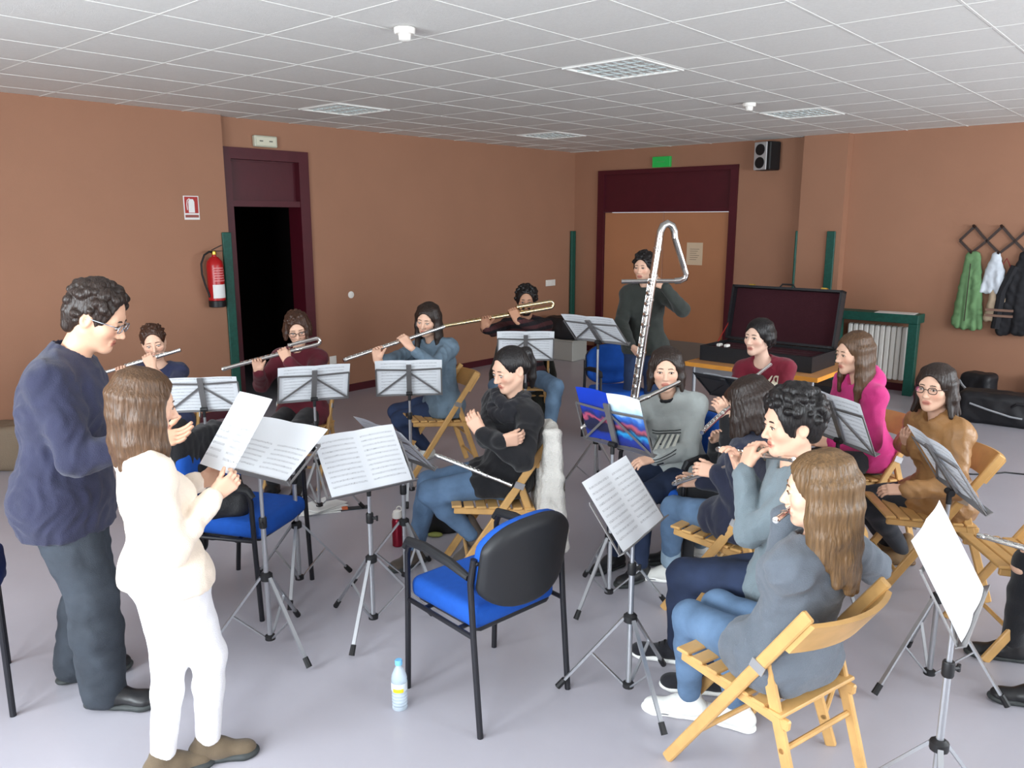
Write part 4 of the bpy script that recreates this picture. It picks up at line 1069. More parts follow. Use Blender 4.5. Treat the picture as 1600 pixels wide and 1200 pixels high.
# girl in denim jacket
pel = Py(694, 632, 6.25); HD = V(-.93, -.36, 0)
A, B = Py(537, 563, 5.62), Py(692, 511, 6.05)
lw, rw, lh, rh = play(A, B, None, V(-.25, -1, 0), .43, .70, .013)
person('denim', 'girl with long dark hair in denim jacket playing a long straight flute', pel=pel, head=Py(668, 500, 6.18), hd=HD, chd=V(-.45, -.9, 0), face=V(-.30, -1, -.22), roll=.10, s=1.0,
       lw=lw, rw=rw, lhand=lh, rhand=rh, la=Pz(668, 716, 0) + V(0, 0, .085), ra=Pz(640, 704, 0) + V(0, 0, .085), lft=V(-.5, -.6, 0), rft=V(-.8, -.3, 0),
       hair=dict(t=.011, cover=True, n=18, len=.34, az=(76, 284), out=.012, thick=1.05), hairm=HB,
       top=dict(m=denim('denim_jacket', (106, 126, 142)), inf=.018, neck=.06, hem=.07, sleeve=.86, name='denim_jacket', fold=.005), pants=dict(m=J_DK, end=.93), shoes=S_WHITE, seed=17, look=.5)
flute('denim', 'long straight silver flute played by the girl in the denim jacket', [B, A], .0125, keys=(.45, .97), lip=.13, head_frac=.5)

# bearded man
_m = mat('striped_knit', (40, 30, 34), .9, bump=.3, scale=200); _nt = _m.node_tree
_tc = _nt.nodes.new('ShaderNodeTexCoord'); _sx = _nt.nodes.new('ShaderNodeSeparateXYZ'); _nt.links.new(_tc.outputs['Object'], _sx.inputs[0])
_md = _nt.nodes.new('ShaderNodeMath'); _md.operation = 'MODULO'; _md.inputs[1].default_value = .07; _nt.links.new(_sx.outputs[2], _md.inputs[0])
_gt = _nt.nodes.new('ShaderNodeMath'); _gt.operation = 'GREATER_THAN'; _gt.inputs[1].default_value = .035; _nt.links.new(_md.outputs[0], _gt.inputs[0])
_mx = _nt.nodes.new('ShaderNodeMix'); _mx.data_type = 'RGBA'; _mx.inputs[6].default_value = lin((26, 22, 28)); _mx.inputs[7].default_value = lin((76, 40, 42)); _nt.links.new(_gt.outputs[0], _mx.inputs[0]); _nt.links.new(_mx.outputs[2], _nt.nodes['Principled BSDF'].inputs['Base Color'])
pel = Py(822, 590, 7.45)
A, B = Py(690, 510, 6.75), Py(860, 481, 7.05)
lw, rw, lh, rh = play(A, B, None, V(0, -1, 0), .36, .62, .017)
F_ = V(-.05, -1, 0); la, ra = feet(pel, F_, .40, .22)
person('beard', 'bearded man in dark striped sweater playing a golden bent flute at the back', pel=pel, head=Py(822, 470, 7.38), hd=F_, face=V(.0, -1, -.12), male=True, s=1.02, skin=(196, 148, 120),
       lw=lw, rw=rw, lhand=lh, rhand=rh, la=la, ra=ra, lkp=V(.5, -1, .6), rkp=V(-.5, -1, .6), hair=dict(t=.018, cover=True, curly=.013, curls=120, hairline=.01, nape=-.08), hairm=HK, beard=HK,
       top=dict(m=mat('striped_knit', (40, 30, 34), .9, bump=.3, scale=200), inf=.016, neck=.062, hem=.05), pants=dict(m=J_LT, inf=.012), shoes=S_BLACK, seed=19)
d_ = unit(A - B); n_ = unit(V(0, 0, 1) - d_ * d_[2])
flute('beard', 'golden bent-head bass flute played by the bearded man', [B + d_ * .30 + n_ * .056] + arc(B + n_ * .028, .028, math.pi / 2, -math.pi / 2, -d_, n_, 8) + [A], .0165, m=M_GILT, keys=(.45, .85), lip=.08, head_frac=.45)

# woman with folded arms
pel = Py(790, 742, 4.33); HD = V(-.98, -.12, 0)
N_ = Py(795, 650, 4.3)
person('folded', 'woman with dark ponytail, black jacket and scarf sitting with folded arms', pel=pel, head=Py(797, 577, 4.27), hd=HD, chd=V(-.75, -.65, 0), face=V(-.80, -.58, -.30), s=1.0, hh=.004,
       rw=Py(782, 690, 3.93), rpole=V(-.7, -.3, -1), rhand=dict(d=V(1, .15, .1), n=V(-.1, .9, .2), t=V(0, 0, 1), curl=.55, spread=.0, tuck=.8),
       lw=Py(752, 678, 4.0), lpole=V(.5, -.7, -.9), lhand=dict(d=V(-.55, .25, .8), n=V(.2, .9, -.1), t=V(.5, 0, .6), curl=.5, spread=.0, tuck=.8),
       la=Py(740, 838, 4.36), ra=Pz(650, 880, 0) + V(0, 0, .085), lft=V(-.75, -.25, -.5), rft=V(-.6, -.6, 0), lkp=V(-1, -.3, .5), rkp=V(-1, 0, .6),
       hair=dict(t=.007, nape=-.02, hairline=.012, locks=[([(0, -.09, .06), (0, -.125, .045), (0, -.14, -.02), (0, -.125, -.10), (0, -.11, -.15)], [.03, .034, .03, .024, .012])]), hairm=HK,
       top=dict(m=BLK, inf=.020, neck=.05, hem=.10, name='jacket', fold=.005, lapf=.3), pants=dict(m=J_MID, end=.93), shoes=S_BOOT, seed=23, look=.9)
P = PEOPLE['folded']; S = SDF()
for i in range(14):
    a0, a1 = i * math.pi / 7, (i + 1) * math.pi / 7
    for (rr, dz, th, t_) in ((.078, .012, .030, .0), (.092, -.03, .034, .3), (.085, -.065, .03, .7)):
        q = lambda a: P['N'] + P['cR'] * rr * math.cos(a) + P['cF'] * (rr * 1.05 * math.sin(a) + .015 + .02 * t_) + ZUP * (dz + .02 * math.sin(a * 2 + t_ * 5) - .035 * t_ * max(0, math.sin(a)))
        S.cone(q(a0), q(a1), th, th, .008)
o = soft('scarf', [(*S.run(.007), 0)], cloth('black_scarf', (26, 26, 32)), P['e'], P['base'], fold=.006, fscale=110, seed=4)
flute('folded', 'silver flute lying across the lap of the woman with folded arms', [Py(797, 757, 4.02), Py(680, 711, 4.12)], .010, lip=.14, head_frac=.33, keys=(.4, .95))

# contrabass flute player
pel = Py(1008, 541, 6.95); HD = V(-.4, -.92, 0); la, ra = feet(pel, HD, .02, .10)
person('contra', 'person in dark green sweatshirt standing and playing a giant contrabass flute', pel=pel, head=Py(1006, 417, 6.9), hd=HD, face=V(-.55, -.85, -.12), s=1.0,
       lw=Py(1038, 447, 6.66), lpole=V(.8, 0, -1), lhand=dict(d=V(-.85, -.2, .35), n=V(-.1, .9, -.2), t=V(-.2, 0, .9), curl=.7), rw=Py(986, 540, 6.68), rpole=V(-1, .2, -.3), rhand=dict(d=V(.45, -.3, -.6), n=V(.8, .3, .2), t=V(.3, -.6, .5), curl=.7),
       la=la, ra=ra, lkp=HD, rkp=HD, hair=dict(t=.014, cover=True, curly=.011, curls=90, nape=-.09, n=9, len=.06, az=(95, 265)), hairm=HK,
       top=dict(m=cloth('dark_green_fleece', (50, 54, 50)), inf=.022, hem=.06, stand=True, neck=.058, name='sweatshirt'), pants=dict(m=J_DK, inf=.012, loose=.01), shoes=S_BLACK, seed=29)
y_ = 6.55
cb = empty('contrabass_flute', Py(991, 640, y_), 'giant silver contrabass flute bent into a triangle at its top', 'flute')
bs = np.array(cb.location)
top0, top1 = Py(1030, 372, y_), Py(1055, 372, y_ + .02); apx = [Py(1032, 362, y_), Py(1036, 353, y_), Py(1043, 349, y_ + .01), Py(1050, 353, y_ + .02), Py(1054, 362, y_ + .02)]
low = Py(987, 655, y_ - .05)
obj('main_tube', MB().tube([top0, low], .032, 16), M_SILVER, cb, off=bs, smooth=True)
obj('bend', MB().tube([top0] + apx + [top1], .030, 14), M_SILVER, cb, off=bs, smooth=True)
e1, e2 = Py(1071, 425, y_ + .05), Py(1060, 438, y_ + .06)
obj('return_tube', MB().tube([top1, Py(1069, 418, y_ + .05)], .027, 14), M_SILVER, cb, off=bs, smooth=True)
obj('elbow', MB().tube([Py(1069, 418, y_ + .05), Py(1072, 428, y_ + .05), Py(1070, 435, y_ + .055), Py(1062, 438.5, y_ + .06), Py(1054, 439, y_ + .065)], .026, 14), M_SILVER, cb, off=bs, smooth=True)
obj('head_joint', MB().tube([Py(1054, 439, y_ + .065), Py(971, 440, y_ + .10)], .018, 14), M_SILVER, cb, off=bs, smooth=True)
ax = unit(low - top0); sd = V(-1, 0, 0); sd = unit(sd - ax * (sd @ ax)); fr = np.cross(ax, sd); fr = fr if fr[1] < 0 else -fr
for i, t_ in enumerate(np.linspace(.24, .93, 13)):
    p = lerp(top0, low, t_)
    obj('key', MB().lathe([(.022, .030), (.024, .038), (.012, .043)], p, 12, axis=unit(fr + sd * .9)), M_SILVER, cb, off=bs, smooth=True)
for t_ in (.06, .2, .33, .47, .62, .78, .88):
    obj('ring', MB().lathe([(.033, -.012), (.037, -.008), (.037, .008), (.033, .012)], lerp(top0, low, t_), 16, axis=ax), M_SILVER, cb, off=bs, smooth=True)
obj('rod', MB().tube([lerp(top0, low, .22) + sd * .036 + fr * .012, lerp(top0, low, .92) + sd * .036 + fr * .012], .006, 6), M_SILVER, cb, off=bs, smooth=True)

# girl in pale grey sweater
pel = Py(1064, 735, 4.5); HD = V(-.8, -.6, 0); la, ra = feet(pel, HD, .42)
A, B = Py(908, 669, 4.08), Py(1060, 598, 4.17)
person('greygirl', 'girl with dark bob in pale grey printed sweatshirt holding flute behind the blue booklet', pel=pel, head=Py(1041, 578, 4.43), hd=HD, chd=V(-.45, -.9, 0), face=V(-.22, -1, -.06), s=.95, hh=.004,
       lw=Py(1022, 716, 4.16), lpole=V(.9, .3, -.3), rw=lerp(B, A, .8) + V(0, .05, -.06), lhand=dict(d=V(-.8, -.3, -.1), n=V(.0, .3, -.9), t=V(-.3, .5, 0), curl=.5), rhand=dict(d=V(-.4, -.5, .5), n=V(.5, .6, .2), t=V(.4, 0, .8), curl=.8),
       la=la, ra=ra, hair=dict(t=.012, cover=True, n=17, len=.14, az=(72, 288), out=.014), hairm=HB,
       top=dict(m=cloth('pale_grey_marl', (164, 170, 168), var=.06), inf=.022, neck=.056, hem=.06, name='sweatshirt'), pants=dict(m=J_NAVY), shoes=S_BLACK, seed=31)
P = PEOPLE['greygirl']; S = SDF()
for i in range(16):
    q = lambda a: P['N'] + P['up'] * (.028 - .018 * math.sin(a)) + P['cR'] * .058 * math.cos(a) + P['cF'] * (.060 * math.sin(a) + .014)
    S.cone(q(i * math.pi / 8), q((i + 1) * math.pi / 8), .0095, .0095, .004)
soft('neckband', [(*S.run(.005), 0)], BLK, P['e'], P['base'])
flute('greygirl', 'silver flute held low by the girl in the pale grey sweatshirt', [B, A], .0105, lip=.14, head_frac=.33, keys=(.4, .95))

# woman in maroon sweater
pel = Py(1207, 667, 5.5); HD = V(-.85, -.5, 0); la, ra = feet(pel, HD, .42)
A, B = Py(1150, 612, 5.12), Py(1203, 570, 5.2)
person('maroonR', 'woman with black bob in maroon printed sweater sitting before the open instrument case', pel=pel, head=Py(1185, 527, 5.42), hd=HD, chd=V(-.55, -.8, 0), face=V(-.80, -.6, -.02), s=1.0, skin=(232, 194, 172), girth=1.08,
       lw=lerp(B, A, .7) + V(.04, 0, -.06), rw=A + V(-.02, .02, -.1), la=la, ra=ra, hair=dict(t=.013, cover=True, n=13, len=.07, az=(85, 275), out=.004, lk=.014), hairm=HK,
       top=dict(m=cloth('wine_jersey', (122, 28, 48)), inf=.014, neck=.078, nd=.118, nf=.04, hem=.06), pants=dict(m=BLKT), shoes=S_BLACK, seed=37)
flute('maroonR', 'silver flute held upright by the woman in the maroon printed sweater', [B, A], .0105, keys=(.5, .95), nkeys=6, head_frac=.45)

# girl in pink hoodie
pel = Py(1354, 707, 4.8); HD = V(-.95, -.25, 0); la, ra = feet(pel, HD, .40)
person('pink', 'girl with long brown hair in bright pink hoodie, seen in profile', pel=pel, head=Py(1333, 552, 4.68), hd=HD, chd=V(-.97, -.2, 0), face=V(-.97, -.22, -.12), s=.97,
       lw=Py(1296, 692, 4.45), rw=Py(1290, 690, 4.7), lhand=dict(d=V(-.9, .2, .1), n=V(0, .7, -.5), t=V(-.2, .2, .9), curl=.7), la=la, ra=ra,
       hair=dict(t=.011, cover=True, n=17, len=.32, az=(78, 282), out=.010, thick=1.1), hairm=HM,
       top=dict(m=cloth('pink_fleece', (206, 54, 128)), inf=.020, neck=.056, hem=.06, hood=True, name='hoodie'), pants=dict(m=BLKT), shoes=S_SNEAK, seed=41)

# girl in tan leather jacket
pel = Py(1474, 778, 4.1); HD = V(-.97, .12, 0)
person('tan', 'girl with wavy dark hair, glasses and tan leather jacket looking over her shoulder', pel=pel, head=Py(1461, 606, 4.05), hd=HD, chd=V(-.9, -.2, 0), face=V(-.78, -.62, -.02), s=.95, hh=.004,
       lw=Py(1415, 765, 3.85), rw=Py(1420, 700, 4.2), lhand=dict(d=V(-.9, .3, -.1), n=V(0, .5, -.8), t=V(-.2, .8, .3), curl=.5), rhand=dict(d=V(-.4, -.2, .8), n=V(.5, .3, 0), t=V(.4, -.6, .3), curl=.7),
       la=Pz(1408, 880, 0) + V(0, 0, .085), ra=Pz(1385, 868, 0) + V(0, 0, .085), lft=V(-.9, .2, 0), rft=V(-.9, .2, 0),
       hair=dict(t=.014, cover=True, n=17, len=.17, az=(76, 284), out=.016, wave=.012, lk=.011), hairm=HB,
       top=dict(m=mat('tan_leather', (162, 120, 76), .42, bump=.25, scale=60, var=.12, vscale=10), inf=.022, neck=.056, hem=.12, name='leather_jacket', fold=.007, lapf=.3), pants=dict(m=cloth('charcoal_trouser', (50, 54, 62))), shoes=S_TAN, glasses=mat('thin_dark_frame', (50, 40, 40), .3, metal=.5), seed=43)

# girl in navy parka, seen from behind
pel = Py(1168, 806, 3.75); HD = V(-.72, .68, 0)
A, B = Py(1052, 756, 3.9), Py(1140, 728, 3.62)
person('parka', 'girl in navy parka with fur hood, dark hair over her face, jeans and white trainers', pel=pel, head=Py(1172, 630, 3.72), hd=HD, chd=V(-.8, .55, 0), face=V(-.85, .35, -.45), s=.98, hh=.004,
       lw=Py(1122, 738, 3.68), lhand=dict(d=V(-.9, .3, .1), n=V(.1, .8, -.5), t=V(-.3, .2, .8), curl=.7), lpole=V(.4, -.3, -1), rw=Py(1095, 752, 3.98),
       la=Pz(1046, 908, 0) + V(0, 0, .085), ra=Pz(1090, 868, 0) + V(0, 0, .085), lft=V(-.85, .25, 0), rft=V(-.7, .5, 0),
       hair=dict(t=.013, cover=True, n=19, len=.17, az=(52, 308), out=.012, lk=.012, thick=1.1), hairm=HB,
       top=dict(m=cloth('navy_parka', (34, 38, 58)), inf=.030, neck=.056, hem=.14, name='parka', fold=.007, fscale=55, lapf=.25), pants=dict(m=J_MID, end=.88, turn=J_TURN), shoes=S_WHITE, seed=47)
P = PEOPLE['parka']; S = SDF(); hb = P['N'] - P['cF'] * .10 + ZUP * .0
rg = np.random.RandomState(5)
for i in range(70):
    a = rg.rand() * 2 * math.pi; q = hb + P['cR'] * .14 * math.cos(a) + P['cF'] * .075 * math.sin(a) + ZUP * (.02 * math.cos(2 * a) - .01) + rg.randn(3) * .010
    S.cone(q, q + unit(rg.randn(3) + V(0, 0, -.2)) * .035, .020, .005, .008)
soft('fur_trim', [(*S.run(.007), 0)], cloth('grey_brown_fur', (112, 102, 84), var=.35, vscale=60, bump=.8), P['e'], P['base'])
flute('parka', 'silver flute held on the lap of the girl in the navy parka', [B, A], .0105, keys=(.3, .95), nkeys=9, head_frac=.3)

# mostly hidden player behind the parka girl
pel = Py(1172, 765, 4.35); HD = V(-.8, -.1, 0); la, ra = feet(pel, HD, .40)
A, B = Py(1104, 668, 4.0), Py(1142, 634, 4.12)
person('hidden', 'player in black jacket almost hidden behind the girl in the navy parka', pel=pel, head=Py(1156, 634, 4.34), hd=HD, face=V(-.85, -.1, -.25), s=.93,
       lw=Py(1135, 652, 4.16), lhand=dict(d=V(-.5, -.2, .8), n=V(-.3, .6, .1), t=V(.4, 0, .6), curl=.75), rw=Py(1118, 690, 4.2), la=la, ra=ra, hair=dict(t=.010, cover=True, n=13, len=.16, az=(70, 290)), hairm=HC, top=dict(m=BLK, inf=.014, neck=.056, name='jacket'), pants=dict(m=BLKT), shoes=S_BLACK, seed=53)
flute('hidden', 'silver flute raised by the player hidden behind the navy parka', [B, Py(1097, 676, 3.74)], .0105, keys=(.2, .9), nkeys=8, head_frac=.3)

# boy
pel = Py(1228, 905, 3.0); HD = V(-.86, .5, 0)
A, B = Py(1121, 702, 3.36), Py(1237, 718, 2.84)
lw, rw, lh, rh = play(A, B, None, V(-1, -.3, 0), .48, .74)
person('boy', 'boy with curly black hair in grey sweater playing a silver flute in profile', pel=pel, head=Py(1236, 662, 2.93), hd=HD, chd=V(-.92, .1, 0), face=V(-.97, -.12, -.12), male=True, s=.99, skin=(224, 178, 152), hh=.0035,
       lw=lw, rw=rw, lhand=lh, rhand=rh, lpole=V(.1, -.7, -1), rpole=V(-.2, .5, -1), la=Pz(1058, 1034, 0) + V(0, 0, .085), ra=Pz(1110, 1082, 0) + V(0, 0, .085), lft=V(-.9, .3, 0), rft=V(-.95, .2, 0), lkp=V(-.9, .5, .6), rkp=V(-.9, .6, .8),
       hair=dict(t=.018, curly=.015, curls=200, nape=-.05, hairline=.012), hairm=HK,
       top=dict(m=cloth('slate_grey_sweater', (112, 124, 130), var=.06), inf=.018, neck=.062, hem=.06), pants=dict(m=J_NAVY, inf=.010), shoes=dict(S_SNEAK, k=1.04), seed=59)
flute('boy', 'silver flute played by the boy with curly hair', [B, A], .0098, lip=.13, head_frac=.33, keys=(.4, .97))

# girl in the foreground
pel = V(.93, 2.50, .525); HD = V(-.57, .82, 0)
hc_ = Py(1278, 766, 2.42); fv_ = unit(V(-.93, .30, -.12)); xr_ = unit(np.cross(fv_, ZUP)); ax_ = unit(V(.55, .82, -.10))
B = hc_ + fv_ * .106 - np.cross(xr_, fv_) * .078 - ax_ * .085; A = B + ax_ * .67
lw, rw, lh, rh = play(A, B, None, V(-.9, .4, 0), .52, .8)
person('front', 'girl with long wavy light brown hair in grey sweater, back turned, on wooden folding chair', pel=pel, head=Py(1278, 766, 2.42), hd=HD, chd=V(-.66, .75, 0), face=V(-.93, .30, -.12), s=.97, hh=.0035, skin=(232, 190, 164),
       lw=lw, rw=rw, lhand=lh, rhand=rh, lpole=V(-.1, .1, -1), rpole=V(.9, .1, -.75), la=Pz(1075, 1118, 0) + V(0, 0, .085), ra=Pz(1150, 1135, 0) + V(0, 0, .085), lft=V(-.9, .25, 0), rft=V(-.5, .3, 0), lkp=V(-.6, .8, .9), rkp=V(-.5, .8, .7),
       hair=dict(t=.013, cover=True, n=26, len=.37, az=(80, 284), out=.016, wave=.007, lk=.018, thick=1.1, short_az=(215, 285, .55)), hairm=HL,
       top=dict(m=cloth('charcoal_marl_sweater', (96, 103, 112), var=.08), inf=.022, neck=.088, nd=.115, nf=.0, hem=.16, lap=True, lapf=.25, fold=.006, flare=.02), pants=dict(m=J_MID, end=.92), shoes=S_WHITE, seed=61)
flute('front', 'silver flute whose tip shows beside the face of the girl with wavy light brown hair', [B, A], .0098, lip=.13, head_frac=.33, keys=(.4, .97))

# player cut by the right edge
pel = V(2.62, 3.05, .54); HD = V(-.95, .3, 0)
person('edge', 'player in ripped black trousers cut off by the right edge of the picture', pel=pel, head=V(2.56, 3.02, 1.2), hd=HD, face=V(-.9, .2, -.1), s=.98, la=V(2.16, 2.98, .085), ra=V(2.26, 3.34, .085),
       lw=V(2.35, 2.95, .68), rw=V(2.3, 3.25, .68), hair=dict(t=.012, cover=True, n=14, len=.25), hairm=HB, top=dict(m=BLK, inf=.014, neck=.056), pants=dict(m=BLKT), shoes=S_BLACK, seed=67)
P = PEOPLE['edge']
for kn in (P['kL'], P['kR']):
    S = SDF(); S.ell(kn + V(-.012, 0, .036), (.040, .045, .036), k=.01); S.ell(kn + V(-.052, -.0, -.02), (.022, .042, .026), k=.01)
    v, fq = S.run(.007); q = soft('bare_knee', [(v, fq, 0)], [skin_mat()], P['e'], P['base'], np.tile(tone_of((222, 180, 155)), (len(v), 1)))
flute('edge', 'silver flute across the lap of the player at the right edge', [P['kL'] + V(.25, -.22, .12), P['kL'] + V(-.16, .26, .13)], .0105, keys=(.35, .95), head_frac=.33)
# ============================================================ CHAIRS UNDER THE PLAYERS
def under(key, hd, label, kind='f', back=-.06):
    p = PEOPLE[key]['pel']; h = unit(V(hd[0], hd[1], 0)); loc = p - h * back
    return (folding_chair if kind == 'f' else office_chair)(loc, h, label)
under('front', (-.57, .82), 'wooden folding chair under the girl with wavy light brown hair, nearest the camera')
under('boy', (-.86, .5), 'wooden folding chair under the boy with curly hair')
under('parka', (-.72, .68), 'wooden folding chair under the girl in the navy parka')
under('hidden', (-.8, -.1), 'wooden folding chair under the hidden player in black')
under('maroonR', (-.85, -.5), 'wooden folding chair under the woman in the maroon printed sweater')
under('pink', (-.95, -.25), 'wooden folding chair under the girl in the pink hoodie')
under('tan', (-.97, .12), 'wooden folding chair under the girl in the tan leather jacket', 'f', -.10)
under('edge', (-.95, .3), 'wooden folding chair under the player cut by the right edge')
under('folded', (-.98, -.12), 'wooden folding chair under the woman with folded arms')
under('denim', (-.93, -.36), 'wooden folding chair under the girl in the denim jacket')
under('beard', (-.05, -1), 'wooden folding chair under the bearded man')
under('maroonL', (-.1, -1), 'wooden folding chair under the girl in maroon with glasses')
under('short', (.15, -1), 'wooden folding chair under the short-haired girl')
folding_chair(V(2.42, 3.50, 0), V(-.99, .1, 0), 'empty wooden folding chair with slatted seat at the right edge')
under('greygirl', (-.8, -.6), 'blue office chair under the girl in the pale grey sweatshirt', 'o', -.05)
office_chair(V(-.113, 3.12, 0), V(-.68, .73, 0), 'empty blue office chair with black shell back in the foreground')
office_chair(Pz(966, 612, .46), V(.25, -.97, 0), 'blue office chair behind the contrabass flute player')
bag_chair = Pz(385, 800, .46); BCH = unit(V(.88, -.25, 0))
office_chair(bag_chair, BCH, 'blue office chair holding a black jacket and handbag beside the girl in white')
EDGE_CH = V(-2.33, 2.96, 0)
office_chair(EDGE_CH, V(.55, -.83, 0), 'blue office chair cut off by the left edge of the picture')

# ============================================================ MUSIC STANDS AND SHEETS
M_STAND = mat('stand_grey_steel', (176, 178, 182), .32, metal=.75); M_DESK = mat('stand_desk_steel', (128, 126, 126), .4, metal=.5); M_KNOB = mat('stand_knob', (26, 26, 28), .5); M_DKDESK = mat('dark_desk', (44, 46, 52), .45)
def sheet_mat(name, mode):
    m = mat(name, (240, 243, 246), .8); nt = m.node_tree; N, L = nt.nodes, nt.links; b = N['Principled BSDF']
    b.inputs['Transmission Weight'].default_value = 0.0
    tc = N.new('ShaderNodeTexCoord'); sx = N.new('ShaderNodeSeparateXYZ'); L.new(tc.outputs['Object'], sx.inputs[0])
    def mth(op, a, b_=None, c=None):
        n = N.new('ShaderNodeMath'); n.operation = op
        for i, q in enumerate((a, b_, c)):
            if q is None: continue
            if isinstance(q, (int, float)): n.inputs[i].default_value = q
            else: L.new(q, n.inputs[i])
        return n.outputs[0]
    X, Y = sx.outputs[0], sx.outputs[1]
    pitch = .0245
    ym = mth('MODULO', mth('ADD', Y, 1.0), pitch)                       # position inside one staff row
    row = mth('MULTIPLY', mth('GREATER_THAN', ym, .007), mth('LESS_THAN', ym, .0155))
    ln = mth('LESS_THAN', mth('MODULO', ym, .0019), .00045)
    staff = mth('MULTIPLY', row, ln)
    nz = N.new('ShaderNodeTexNoise'); nz.inputs['Scale'].default_value = 260; L.new(tc.outputs['Object'], nz.inputs['Vector'])
    notes = mth('MULTIPLY', row, mth('GREATER_THAN', nz.outputs[0], .63))
    xa = mth('ABSOLUTE', X)
    inside = mth('MULTIPLY', mth('MULTIPLY', mth('GREATER_THAN', xa, .016), mth('LESS_THAN', xa, .192)), mth('LESS_THAN', mth('ABSOLUTE', Y), .125))
    ink = mth('MULTIPLY', mth('MAXIMUM', mth('MULTIPLY', staff, .75), mth('MULTIPLY', notes, .85)), inside)
    if mode == 'few': ink = mth('MULTIPLY', ink, mth('LESS_THAN', Y, .02))
    mx = N.new('ShaderNodeMix'); mx.data_type = 'RGBA'; mx.inputs[6].default_value = lin((240, 243, 246)); mx.inputs[7].default_value = lin((40, 42, 48))
    L.new(ink, mx.inputs[0]); L.new(mx.outputs[2], b.inputs['Base Color'])
    tr = N.new('ShaderNodeBsdfTranslucent'); tr.inputs[0].default_value = lin((225, 228, 238)); ms = N.new('ShaderNodeMixShader'); ms.inputs[0].default_value = .18
    L.new(b.outputs[0], ms.inputs[1]); L.new(tr.outputs[0], ms.inputs[2]); L.new(ms.outputs[0], N['Material Output'].inputs[0])
    return m
M_SHEET = sheet_mat('printed_staves', 'full'); M_SHEETF = sheet_mat('printed_staves_few', 'few')
def sheet_obj(name, label, cat, frame, c, w, h, m, bow=.006, fold=True, group='sheet music', lift=0.0):
    """a sheet (or open pair of pages) in the plane frame = (right, up, normal)"""
    mb = MB(); n = 12
    def pt(s_, t_, off):
        x = (s_ - .5) * w; a = abs(x) / (w / 2)
        z = bow * (math.sin(a * math.pi) if fold else -(2 * s_ - 1) ** 2) + lift * (1 - t_) * 0
        return (x, (t_ - .5) * h, z + off)
    mb.grid(lambda s_, t_: pt(s_, t_, .0012), n, 4); mb.grid(lambda s_, t_: pt(1 - s_, t_, .0), n, 4)
    e = obj(name, mb, m, smooth=True, sharp=None); tag(e, label, cat, group)
    M = Matrix.Identity(4)
    for i in range(3):
        for j in range(3): M[j][i] = float(frame[i][j])
        M[i][3] = float(c[i])
    e.matrix_world = M; return e
STANDS = {}
